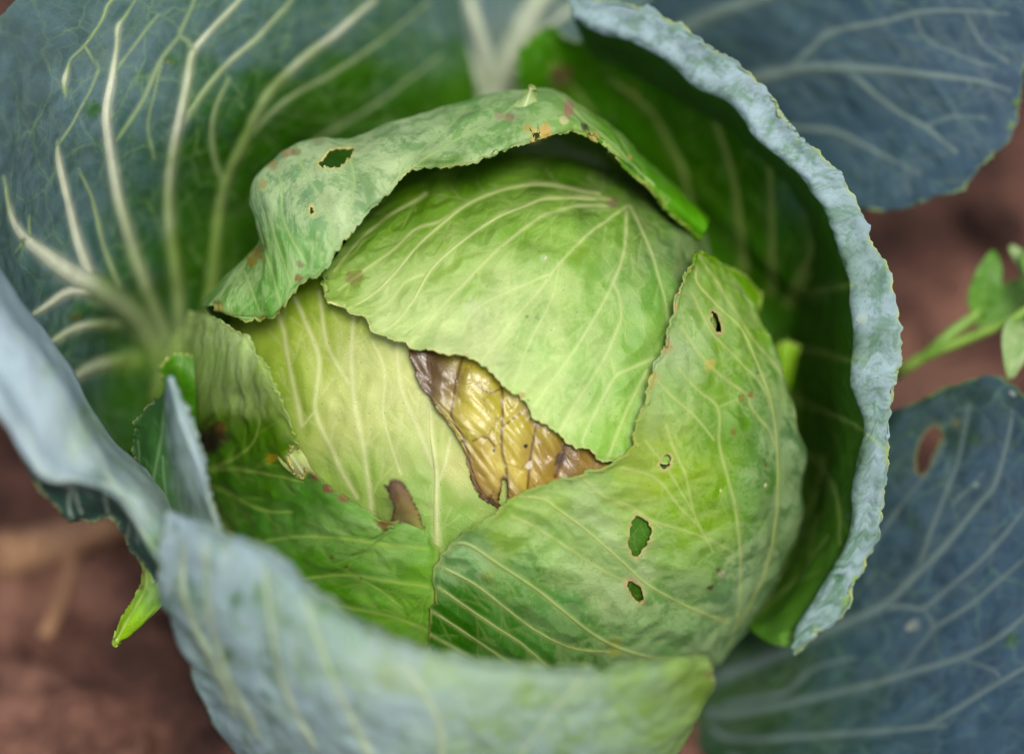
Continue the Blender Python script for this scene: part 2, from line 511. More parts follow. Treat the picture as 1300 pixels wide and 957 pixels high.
    # the thick ribs are pieces of their own, lying on the blade
    if rib and vl:
        bv = BVHTree.FromPolygons([Vector(p) for p in P.reshape(-1, 3)], F.tolist())
        flatX, flatY = X.ravel(), Y.ravel()
        for v in vl:
            v = [p for p in v]
            if max(p[2] for p in v) < rib: continue
            Dn = densify(v, 5.0)
            K = 9
            sec = []
            for k in range(len(Dn)):
                a = Dn[max(k - 1, 0)]; b = Dn[min(k + 1, len(Dn) - 1)]
                tx, ty = b[0] - a[0], b[1] - a[1]; ln = math.hypot(tx, ty) + 1e-6
                nx, ny = -ty / ln, tx / ln
                w = max(Dn[k, 2], 1.5)
                row = []
                for s in np.linspace(-1, 1, K):
                    x, y = Dn[k, 0] + nx * s * w * 0.62, Dn[k, 1] + ny * s * w * 0.62
                    loc, nor, fi, di = bv.ray_cast(Vector(CAMP), ray(x, y))
                    if loc is None: row = None; break
                    if nor.dot(Vector(FWD)) > 0: nor = -nor
                    endt = min(1.0, k / 3.0, (len(Dn) - 1 - k) / 3.0)
                    h = (math.cos(s * math.pi / 2) ** 0.9 * ribh * w * WIDTH / 1300.0) * endt - 0.00022
                    vi = F[fi][0]
                    row.append((np.array(loc + nor * h), vi, s))
                sec.append(row)
            # longest unbroken run, no jumps in depth
            runs, cur = [], []
            for r_ in sec:
                if r_ is None or (cur and np.linalg.norm(r_[4][0] - cur[-1][4][0]) > 0.008):
                    if len(cur) > 3: runs.append(cur)
                    cur = [] if r_ is None else [r_]
                else: cur.append(r_)
            if len(cur) > 3: runs.append(cur)
            for run in runs[:2]:
                n = len(run)
                VV = np.array([p[0] for r_ in run for p in r_])
                vi = np.array([p[1] for r_ in run for p in r_]); ss = np.array([p[2] for r_ in run for p in r_])
                cf = cc.reshape(-1, 3)[vi]
                e = np.clip(1 - np.abs(ss), 0, 1) ** 0.5 * min(1.0, vstr + 0.08)
                rc = cf * (1 - e[:, None]) + VC.reshape(-1, 3)[vi] * e[:, None]
                ri = np.arange(n * K).reshape(n, K)
                RF = np.stack([ri[:-1, :-1], ri[:-1, 1:], ri[1:, 1:], ri[1:, :-1]], -1).reshape(-1, 4)
                nn = np.cross(VV[RF[:, 1]] - VV[RF[:, 0]], VV[RF[:, 3]] - VV[RF[:, 0]])
                if np.mean(nn @ FWD) > 0: RF = RF[:, ::-1]
                ra = {'Col': ('FLOAT_COLOR', np.concatenate([rc, np.ones((len(rc), 1))], 1)),
                      'wax': ('FLOAT', np.zeros(len(rc))), 'vein': ('FLOAT', np.clip(e * 1.1, 0, 1)),
                      'pc': ('FLOAT_VECTOR', pc.reshape(-1, 3)[vi])}
                mw = max(p[2] for p in v)
                link_mesh("midrib" if mw >= 18 else "vein", VV, RF, mat, o, ra)
    return o

# palette (leaf colours)
PALE = C(196, 214, 150); YGRN = C(178, 200, 110); LIME = C(150, 186, 78); MID = C(112, 158, 66); GRN = C(86, 134, 48)
DEEP = C(58, 104, 22); DARK = C(48, 88, 24); BLUE = C(92, 118, 122); BLUED = C(70, 98, 104); BLUEL = C(150, 175, 188)
SAGE = C(140, 170, 130); BRN = C(92, 70, 42); TAN = C(168, 130, 92); BLK = C(40, 32, 24)

# ---- heart of the head: fills the head behind its leaves
def heart():
    c = unproj(np.array(640.0), np.array(535.0), np.array(5.2))
    me = bpy.data.meshes.new("heart"); bm = bmesh.new()
    bmesh.ops.create_uvsphere(bm, u_segments=96, v_segments=64, radius=1.0)
    n = rng_noise(5, 0.8)
    for v in bm.verts:
        k = 1 + 0.012 * float(n(v.co.x * 2, v.co.y * 2 + v.co.z))
        p = RGT * v.co.x * 0.076 + UPV * v.co.y * 0.074 + FWD * v.co.z * 0.050
        v.co = Vector(p * k)
    bm.to_mesh(me); bm.free()
    V = np.array([v.co for v in me.vertices]) + c
    F = [list(p.vertices) for p in me.polygons]
    bpy.data.meshes.remove(me)
    n = len(V)
    colr = np.tile(np.array(MID + (1,)), (n, 1))
    link_mesh("heart", V, F, M_HEAD, cabbage, {'Col': ('FLOAT_COLOR', colr), 'wax': ('FLOAT', np.full(n, 0.1)),
              'vein': ('FLOAT', np.zeros(n)), 'pc': ('FLOAT_VECTOR', (V * 100))})
    # short thick stem into the soil
    SV, SF = [], []
    K = 28
    prof = [(-0.02, 0.026), (0.0, 0.022), (0.02, 0.021), (0.04, 0.028), (0.06, 0.045)]
    rn = rng_noise(77, 1.0)
    for z, r in prof:
        for k in range(K):
            a = 2 * math.pi * k / K
            q = r * (1 + 0.06 * float(rn(math.cos(a) * 1.5, math.sin(a) * 1.5 + z * 30)))
            SV.append((STEM[0] + q * math.cos(a), STEM[1] + q * math.sin(a), z))
    for i in range(len(prof) - 1):
        for k in range(K):
            SF.append((i * K + k, i * K + (k + 1) % K, (i + 1) * K + (k + 1) % K, (i + 1) * K + k))
    SV = np.array(SV); n = len(SV)
    link_mesh("stem", SV, SF, M_HEAD, cabbage, {'Col': ('FLOAT_COLOR', np.tile(np.array(C(176, 186, 140) + (1,)), (n, 1))),
              'wax': ('FLOAT', np.full(n, 0.2)), 'vein': ('FLOAT', np.zeros(n)), 'pc': ('FLOAT_VECTOR', SV * 100)})
heart()

STEMROW = lambda x0, x1, y=640.0, d=9.0: [(x0 + (x1 - x0) * k / 5, y, d) for k in range(6)]

# ---- H2: pale yellow-green leaf, lower left of the head
leaf("head_leaf",
     [[(345,350,1.2),(400,345,.9),(500,390,.9),(600,420,.9),(760,470,1.0)],
      [(280,400,1.2),(340,390,.65),(450,410,.65),(560,470,.65),(740,540,.8)],
      [(260,470,2.0),(340,470,.6),(440,485,.5),(560,530,.55),(720,600,.7)],
      [(280,560,2.4),(360,560,.8),(460,568,.4),(560,592,.42),(710,640,.6)],
      [(300,660,2.6),(400,650,1.2),(480,650,.45),(560,655,.3),(700,690,.5)],
      [(330,740,2.6),(420,740,1.6),(500,735,.8),(560,735,.35),(700,740,.5)]],
     (200, 215), M_HEAD,
     [(400,420,C(184,204,108),.0),(450,500,C(206,218,142),.1),(520,480,C(212,222,150),.1),(500,580,C(190,210,130),.2),(590,600,C(214,220,146),0),
      (580,650,C(140,190,92),.1),(530,640,C(150,192,100),.1),(440,640,C(160,196,100),.1),(360,480,C(160,190,84),0),(385,380,C(140,172,64),0)],
     veins=[([(555,690),(554,640),(554,599),(548,555),(545,512),(535,470)],10,3), ([(549,590),(529,540),(510,496),(504,449),(506,436)],6.5,4),
            ([(474,660),(463,580),(451,515),(446,458),(448,411),(449,385)],6.5,5), ([(452,632),(423,574),(401,521),(405,458),(385,402),(374,378)],5.5,4.5),
            ([(443,487),(416,440),(409,396),(405,370)],4.5,4), ([(383,540),(369,474),(360,421),(350,390)],6,4), ([(509,602),(487,530),(488,471),(473,433)],3,2.5),
            ([(553,620),(565,590),(572,555)],5,2), ([(401,521),(385,540)],3,2)],
     vcol=C(222,228,176), vstr=.75, dim=.72, ribh=.34, head=True, edges=(), br=dict(step=(22,44), length=(24,60)), pucker=.1, pw=20.0,
     spots=[(545,640,5,C(120,110,60),.25)], rib=9.0)

# ---- decayed edge showing in the gap
ROTL = C(188,166,70); ROTB = C(120,86,44); ROTD = C(66,46,28)
leaf("decayed_leaf",
     [[(512,420,.35),(560,430,.35),(640,470,.35),(720,540,.35),(810,590,.4)],
      [(522,450,.25),(575,478,.22),(640,515,.2),(705,560,.22),(800,605,.3)],
      [(533,487,.22),(585,512,.15),(640,545,.12),(702,580,.18),(790,620,.2)],
      [(553,513,.22),(592,540,.12),(640,568,.1),(696,598,.15),(780,632,.2)],
      [(573,540,.25),(600,565,.12),(640,590,.1),(690,614,.15),(770,645,.2)],
      [(587,570,.25),(610,592,.12),(640,610,.1),(684,628,.15),(760,655,.2)],
      [(600,610,.28),(614,620,.15),(638,628,.12),(678,640,.15),(750,665,.2)],
      [(614,634,.3),(624,640,.22),(638,646,.2),(670,655,.2),(740,675,.2)]],
     (200, 170), M_ROT,
     [(540,450,C(60,42,26),0),(548,470,C(70,48,28),0),(552,455,C(74,52,30),0),(545,492,C(104,82,70),.15),(533,470,C(84,62,46),.1),(575,470,C(184,176,76),0),(600,480,C(190,184,80),0),(590,530,C(194,186,98),.1),
      (620,520,C(196,190,86),0),(650,500,C(140,130,44),0),(655,540,C(190,184,76),0),(610,600,C(150,118,70),.2),(620,625,C(150,120,84),.4),(650,590,C(210,200,96),0),
      (640,610,C(200,190,100),0),(690,570,C(150,124,56),0),(680,600,C(176,148,74),.2),(720,580,C(96,66,34),0),(750,590,C(150,124,50),0)],
     veins=[([(588,450),(582,475),(577,495),(573,528)],3.4,3), ([(637,485),(638,515),(637,570),(643,596),(642,638)],3.6,4), ([(682,530),(673,583),(670,620)],3.2,3),
            ([(719,560),(712,585),(705,605)],7,5), ([(543,440),(544,470),(545,500)],3,3), ([(573,528),(590,560),(600,600)],3,3),
            ([(600,560),(616,553),(628,566)],1.8,1.6), ([(640,540),(656,528),(664,522)],1.8,1.5), ([(597,600),(612,628),(632,642)],4,5),([(603,487),(620,500),(636,493)],1.8,1.6)],
     vcol=C(88,52,28), vstr=.85, head=True, edges=('u0','v1'), rag=2.5, rimcol=C(84,58,36), rimw=4.5, br=dict(step=(18,34), length=(16,36), depth=1), pucker=.07, pw=10.0, relief=1.5, dim=1.05, wk=.3, rib=0,
     spots=[(624,637,10,C(84,62,44),.8),(712,583,9,C(58,42,34),.8),(543,500,7,C(70,50,44),.8),(588,559,2.6,BLK,1),(627,572,2.4,BLK,1),(667,566,3,BLK,1),(672,590,5,C(220,214,200),.8),
            (684,560,4,C(206,200,184),.7),(626,556,3,C(224,216,180),.7),(636,592,6,C(206,204,120),.6),(655,572,7,C(200,190,100),.5),(560,470,7,C(110,82,40),.5)],
     thick=.0004, label="rotten brown translucent edge of an inner leaf", hole_tint=C(92,64,40),
     holes=[[(636,618),(640,606),(645,615),(643,640),(637,648),(633,636)]])

# ---- H1: big pale leaf across the top of the head
H1E = [(407,352,0),(412,376,0),(430,390,0),(455,402,0),(467,405,0),(472,419,0),(506,434,0),(520,439,0),(564,451,0),(587,453,0),(614,464,0),(635,487,0),(660,503,0),
       (674,524,0),(702,545,0),(722,562,0),(743,570,0),(768,585,0),(800,590,.1),(850,590,.2)]
leaf("head_leaf",
     [[(500,222,3.2),(560,190,3.6),(640,170,3.8),(740,180,4.0),(830,230,4.0),(885,285,4.0)],
      [(485,245,1.7),(560,218,1.9),(660,215,2.0),(770,232,2.0),(850,270,2.4),(895,315,3.0)],
      [(455,290,.6),(540,262,.7),(660,258,.7),(770,268,.65),(845,298,1.1),(900,345,2.0)],
      [(425,325,.05),(520,318,.0),(640,312,-.05),(760,325,0),(845,360,.1),(905,410,.4)],
      [(409,345,0),(490,358,-.05),(600,372,-.1),(720,392,-.05),(815,430,.05),(890,470,.25)],
      [(407,350,0),(470,382,-.05),(570,412,-.1),(690,452,-.08),(790,500,.05),(880,530,.2)],
      mix(H1E, [(407,348,0),(470,370,0),(570,400,0),(690,450,0),(790,495,.0),(880,520,.2)], .22, -.22, 20),
      addd(H1E, -.28)],
     (300, 260), M_HEAD,
     [(480,300,C(100,146,50),.05),(440,350,C(140,176,84),.1),(520,260,C(92,136,42),0),(600,225,C(70,114,28),0),(720,225,C(62,104,30),0),(800,245,C(60,100,34),.1),(560,330,C(150,186,92),.25),(500,390,C(176,204,130),.4),  # dark greens along the top paint in the shade below the arching leaf
      (600,330,C(150,188,96),.25),(700,290,C(132,178,76),.15),(640,400,C(178,206,138),.55),(600,430,C(190,210,150),.6),(700,360,C(150,190,100),.35),(780,300,C(118,164,66),.1),
      (760,400,C(148,192,104),.3),(820,380,C(112,164,76),.15),(860,320,C(84,124,70),.25),(700,470,C(172,208,132),.4),(760,500,C(158,202,112),.25),(770,560,C(146,194,92),.15),
      (680,510,C(180,210,132),.4),(835,470,C(120,174,74),.2),(560,280,C(112,160,56),.1),(640,255,C(110,158,58),.1)],
     veins=[([(775,254),(700,251),(665,262),(631,276),(596,299),(562,327),(543,348),(525,380),(506,405),(486,420)],5.5,4),
            ([(760,248),(700,235),(654,237),(601,255),(562,283),(529,313),(504,343),(476,371),(442,393)],5.5,4),
            ([(775,262),(730,262),(688,276),(654,299),(619,329),(592,357),(571,378),(550,401),(534,419),(520,436)],5,4.5),
            ([(570,275),(552,283),(527,292),(504,313),(476,334),(453,350),(430,368)],4.5,3), ([(538,348),(513,359),(497,380),(476,398),(460,404)],4,3),
            ([(540,245),(522,258),(488,278),(446,315),(425,345)],5,3), ([(796,262),(749,296),(710,335),(685,368),(657,400),(625,440),(612,460)],4.5,3),
            ([(695,349),(650,368),(620,382),(597,400),(585,425)],3.5,2.5), ([(795,270),(793,317),(779,358),(765,386),(738,432),(713,468),(676,518)],4.5,3.5),
            ([(779,358),(787,380),(788,405),(775,439),(763,463),(733,510),(711,548)],4,3.5), ([(830,455),(800,468),(781,478),(763,510),(741,555),(741,566)],4.5,3.5),
            ([(822,470),(800,513),(786,545),(771,583)],4.5,4), ([(800,262),(826,320),(846,390),(850,440)],4,3), ([(781,478),(776,455)],2.5,2), ([(710,335),(700,380),(670,440),(652,490)],2.6,2)],
     vcol=C(210,222,160), vstr=.58, ribh=.36, wk=1.15, dim=.8, head=True, edges=('v1',), rag=2.2, rimcol=C(206,208,150), rimw=2.2, br=dict(step=(22,42), length=(22,55)), pucker=.19, pw=20.0, lift=.03, rib=5.2,
     spots=[(777,258,9,C(120,92,84),.6),(450,352,11,C(110,88,50),.6),(690,330,5,C(200,210,190),.3),(590,455,4,TAN,.5),(662,502,4,TAN,.6),(681,403,4,C(120,130,100),.7),(669,402,2.5,C(90,100,70),.8),
            (692,330,2.2,C(226,226,180),.9),(735,322,14,C(128,150,60),.3),(600,390,13,C(176,190,150),.4)])

# ---- H4: lower left leaf of the head, torn along its top
H4E = [(243,398,-1.2),(285,408,-1.9),(330,448,-2.1),(358,500,-1.6),(376,550,-.8),(386,582,-.3),(404,602,-.2),(430,624,-.25),(463,646,-.3),(486,662,-.3),(512,658,-.25),(524,640,-.2),(538,668,-.1),(556,702,-.1),(556,745,-.1),(556,800,-.1),(556,860,-.1)]
H4S = [(228,425,-.4),(206,455,-.2),(192,500,.2),(184,545,1.0),(182,600,1.6),(192,660,1.8),(212,710,1.4),(242,765,1.0),(285,815,.6),(340,860,.3),(400,890,.2),(450,905,.1),(500,915,.1),(540,925,.1)]
leaf("head_leaf",
     [addd(H4S, 3.0, 40, -20), addd(H4S, .3), mix(H4S, H4E, .35, .1), mix(H4S, H4E, .7, .05), addd(mix(H4S, H4E, .9, -.05), 0), H4E],
     (260, 205), M_WRAP,
     [(262,410,C(180,208,130),.8),(275,430,C(182,210,136),.9),(295,445,C(184,212,140),.95),(320,480,C(182,210,136),.9),(345,505,C(170,200,110),.6),(250,460,C(160,196,104),.6),(270,480,C(160,196,110),.6),(270,520,C(86,134,34),0),(350,560,C(96,144,44),0),(330,545,C(84,138,40),0),(290,590,C(54,104,34),0),(320,640,C(54,106,36),.05),
      (380,640,C(84,140,62),.15),(440,660,C(130,178,100),.35),(500,690,C(136,184,100),.35),(400,720,C(84,140,50),.1),(480,750,C(112,168,76),.2),(430,770,C(82,138,44),.1),(500,800,C(110,164,66),.2),
      (230,560,C(74,120,40),0),(210,640,C(66,112,40),0),(360,600,C(84,136,48),.1),(540,750,C(128,180,84),.1)],
     veins=[([(541,697),(480,690),(426,683),(380,681),(340,686)],5.5,3), ([(545,745),(500,738),(449,731),(389,734),(350,750)],5,3), ([(543,800),(495,782),(430,770),(390,772)],5,3),
            ([(449,731),(480,748),(510,770)],3.2,2.5), ([(255,600),(301,580),(323,559),(329,530),(322,505)],3.2,1.8), ([(250,602),(290,595),(340,602),(385,612)],3.6,2), ([(252,610),(301,631),(335,648),(370,650)],3,2),
            ([(245,605),(280,660),(330,720),(390,770),(440,820)],3,2), ([(557,690),(552,740),(548,790),(546,840)],7,6)],
     vcol=C(176,204,120), vstr=.6, wk=.5, dim=.76, rimk=.25, head=True, edges=('v1',), rag=2.8, rimcol=C(176,180,110), rimw=2.5, br=dict(step=(20,40), length=(26,60)), pucker=.1,
     bumps=[(300,450,50,-.5),(275,545,60,.55),(320,640,80,.45),(470,680,70,-.25)], rib=9.0,
     spots=[(274,549,20,C(58,48,34),1),(268,560,16,C(40,34,28),1),(283,540,8,C(120,98,60),.6),(402,602,8,C(120,86,72),.9),(420,616,9,C(110,78,66),.9),(440,630,9,C(128,92,74),.8),(490,662,12,C(104,78,48),.9),
            (506,640,9,C(98,70,66),.9),(507,655,8,C(84,62,54),.9),(524,645,12,C(186,170,70),.6),(345,580,8,C(176,150,70),.7),(422,707,3,BRN,.8),(440,718,2.5,BRN,.8),(458,733,3,BRN,.6),(372,584,5,C(180,190,130),.5),
            (300,418,8,C(150,140,90),.4)],
     holes=[[(366,578),(374,566),(386,574),(392,594),(384,604),(374,596)]], hole_tint=C(196,196,130))

# ---- stub of torn tissue standing on that edge
leaf("torn_flap",
     [[(492,616,-1.3),(500,608,-1.6),(510,612,-1.3)],[(497,628,-1.0),(507,624,-1.3),(520,629,-.9)],[(501,646,-.6),(512,643,-.9),(530,650,-.5)],[(500,668,-.1),(513,668,-.2),(540,676,-.1)]],
     (24,50), M_HEAD, [(498,615,C(84,62,60),0),(508,618,C(150,120,116),0),(503,640,C(110,80,76),.1),(514,640,C(166,140,96),.1),(524,645,C(190,176,90),.1),(530,665,C(150,186,92),.1),(508,660,C(110,84,60),.1)], head=True, rib=0, rag=2.2, edges=('v0','u0','u1'), rimcol=C(96,74,66), br=None, label="shrivelled brown stub of torn leaf")
leaf("torn_flap",
     [[(352,574,.1),(364,560,.1),(378,566,.1)],[(356,584,.05),(372,576,-.05),(388,580,.05)],[(366,596,.1),(380,596,0),(396,596,.1)],[(384,610,.2),(394,608,.15),(404,606,.2)]],
     (40,50), M_HEAD, [(355,575,C(150,140,70),0),(372,580,C(172,204,120),.2),(386,590,C(186,212,140),.2),(394,600,C(120,90,80),.1)], veins=[([(362,566),(374,584),(388,604)],4,2)], head=True, rib=0, rag=2.0, br=None,
     label="pale green scrap of torn leaf")

# ---- H3: big glossy leaf wrapping the right side of the head
H3E = [(884,321,-.5),(876,345,-.6),(862,355,-.7),(856,378,-.7),(846,415,-.7),(832,455,-.7),(815,505,-.65),(800,555,-.6),(785,583,-.6),(745,597,-.6),(700,613,-.6),(660,628,-.55),(625,648,-.55),(590,674,-.55),(566,695,-.5),(553,722,-.45),(549,760,-.4),(546,800,-.4),(544,860,-.4)]
H3S = [(888,321,.2),(912,332,.6),(938,360,.4),(960,395,.2),(982,440,0),(1000,490,-.1),(1013,545,-.1),(1018,600,-.1),(1014,650,-.1),(1000,700,-.1),(978,750,0),(948,798,.1),(905,842,.2),(850,880,.2),(790,905,.2),(720,925,.2),(650,940,.2),(590,945,.2)]
leaf("head_leaf",
     [H3E, mix(H3E, H3S, .07, .08, 24), mix(H3E, H3S, .25, .05, 24), mix(H3E, H3S, .5, -.05, 24), mix(H3E, H3S, .75, -.15, 24), mix(H3E, H3S, .92, -.1, 24), mix(H3E, H3S, 1.0, 0, 24),
      shrink(mix(H3E, H3S, 1.0, 0, 24), .03, 1.2), shrink(mix(H3E, H3S, 1.0, 0, 24), .14, 4.5)],
     (345, 285), M_WRAP,
     [(885,330,C(120,164,60),.1),(865,400,C(146,180,110),.55),(900,380,C(138,176,86),.35),(930,430,C(120,166,62),.4),(880,450,C(124,170,72),.35),(845,450,C(170,196,150),.6),(840,530,C(160,192,120),.5),
      (900,490,C(128,172,70),.25),(820,570,C(166,190,92),.1),(850,600,C(158,188,80),.1),(940,540,C(102,152,46),.1),(960,500,C(110,150,84),.5),(990,560,C(90,130,92),.6),(1005,620,C(84,120,84),.55),(960,620,C(96,146,58),.25),
      (900,620,C(126,170,60),.15),(880,670,C(136,176,66),.2),(800,640,C(160,192,100),.3),(740,640,C(164,194,124),.5),(680,640,C(158,190,104),.35),(640,660,C(150,186,92),.3),(760,690,C(158,190,124),.6),
      (700,690,C(146,184,110),.45),(780,740,C(152,182,126),.6),(850,700,C(128,170,88),.4),(860,760,C(104,148,84),.5),(900,790,C(108,146,96),.5),(940,760,C(100,136,96),.5),(975,690,C(84,120,78),.5),
      (650,730,C(100,154,76),.35),(600,720,C(120,164,112),.5),(600,760,C(66,124,44),.12),(580,800,C(50,106,26),.02),(650,790,C(62,120,44),.1),(720,790,C(92,146,80),.35),(720,850,C(70,120,50),.3),(820,820,C(110,154,100),.4)],
     veins=[([(888,326),(914,365),(949,420),(974,452),(1001,490),(1012,545)],4.5,3), ([(884,340),(887,360),(914,390),(941,416),(958,452),(977,501),(985,545),(988,616),(984,667),(970,730),(940,790)],5,4.5),
            ([(879,372),(903,420),(936,455),(968,490),(980,520)],4.2,3.5), ([(865,414),(890,452),(917,479),(947,501),(955,518),(974,542),(984,565)],4.5,4), ([(862,468),(884,493),(911,517),(913,560),(924,607),(934,648),(940,710),(937,780),(925,820)],4,4.5),
            ([(827,474),(854,504),(882,528),(906,558)],4,3), ([(846,540),(858,575),(871,607),(883,657),(905,700)],4,3), ([(790,594),(833,607),(861,641),(883,663)],4,3), ([(770,632),(800,642),(827,660),(887,679),(930,700)],4,3),
            ([(660,630),(690,634),(706,645),(744,673),(791,714),(818,739),(855,761),(887,776),(925,790)],4.5,5), ([(737,604),(766,629),(806,648),(840,670)],4,3), ([(650,655),(681,670),(716,692),(759,720),(791,736),(818,742)],4,3.5),
            ([(575,690),(596,692),(634,717),(681,748),(716,776),(753,805),(788,823),(840,838),(890,840)],5.2,6), ([(556,717),(603,742),(643,773),(681,801),(728,823),(785,828)],5,4.5), ([(556,745),(587,767),(628,795),(662,817),(700,850)],5,4),
            ([(549,776),(587,801),(634,833),(680,865)],5,4), ([(546,805),(578,823),(620,850)],4.5,4), ([(820,560),(850,600),(880,650)],2.6,2), ([(911,517),(947,503)],3,2.2)],
     vcol=C(196,208,146), vstr=.52, wk=.6, rimk=.5, dim=.74, ribh=.34, head=True, edges=('v0',), rag=3.0, rimcol=C(180,176,110), rimw=2.4, br=dict(step=(22,46), length=(24,62)), pucker=.18, pw=22.0, lift=.03, rib=5.0,
     holes=[[(797,690),(800,668),(808,654),(818,660),(827,668),(824,684),(814,700),(806,708)], [(794,740),(800,737),(812,745),(816,756),(814,766),(804,758)], [(838,589),(842,579),(849,578),(851,586),(844,596)],
            [(901,402),(904,394),(910,398),(916,412),(917,422),(910,420),(903,411)]],
     hole_tint=C(176,166,120),
     spots=[(801,742,9,C(160,128,112),.8),(909,403,6,C(120,104,92),.7),(913,422,6,C(146,130,110),.6),(838,440,12,C(176,150,110),.6),(835,432,7,C(150,110,70),.6),(850,390,7,C(170,138,110),.7),(855,372,6,C(176,150,130),.7),(900,463,9,C(190,180,110),.6),
            (825,480,12,C(176,150,90),.5),(911,722,4,C(70,56,36),.9),(898,742,4,C(70,56,36),.9),(914,728,6,C(180,180,150),.5),(968,590,3,BRN,.7),(967,583,2,BRN,.7),(968,615,2.6,C(226,230,190),.9),(914,622,2.4,C(220,220,160),.8),
            (928,548,4,C(110,84,40),.7),(952,501,5,C(120,96,50),.8),(940,506,4,C(120,96,50),.6),(962,473,2,BLK,.8),(620,730,10,C(120,130,60),.4),(780,820,12,C(150,140,50),.4)])

# ---- leaf layer under the right leaf, seen through its holes
leaf("head_leaf",
     [[(800,420,.6),(850,400,.4),(900,420,.3),(950,480,.3)],[(780,560,.8),(820,550,.3),(890,540,.1),(970,560,.3)],[(700,660,.7),(780,660,.0),(880,670,.0),(965,660,.3)],[(660,760,.3),(770,770,.1),(870,780,.1),(930,760,.3)],[(680,850,.6),(760,850,.5),(840,840,.5),(890,820,.6)]],
     (60,60), M_HEAD, [(800,680,C(66,112,34),.0),(900,420,C(56,96,30),.0),(800,760,C(52,90,26),.0)], head=True, edges=(), rib=0)
# ---- small leaf tip tucked behind the right leaf
leaf("head_leaf",
     [[(900,330,1.2),(920,336,1.2),(945,350,1.3),(966,372,1.6)],[(905,350,1.3),(930,360,1.2),(950,372,1.3),(964,384,1.6)],[(920,390,1.8),(945,395,1.8),(958,400,1.8),(962,408,2.2)],[(940,430,3),(955,430,3),(965,435,3),(968,440,3.2)]],
     (70,70), M_HEAD, [(910,340,C(80,130,40),.1),(955,370,C(130,180,60),.0),(940,360,C(70,124,30),.0)], veins=[([(915,340),(930,370),(945,410)],4,3)], head=True, edges=('u1','v0'), rag=1.5, rib=0)
leaf("head_leaf",
     [[(985,440,5.2),(1000,434,5),(1016,440,5.2)],[(985,455,5.2),(998,452,4.9),(1010,455,5.2)],[(982,480,5.4),(994,478,5.2),(1004,480,5.5)],[(970,520,6.2),(985,520,6.2),(992,520,6.4)]],
     (40,60), M_HEAD, [(1000,450,C(150,194,80),.0),(992,490,C(130,180,66),.0)], head=False, edges=('v0',), rag=1.5, rib=0)

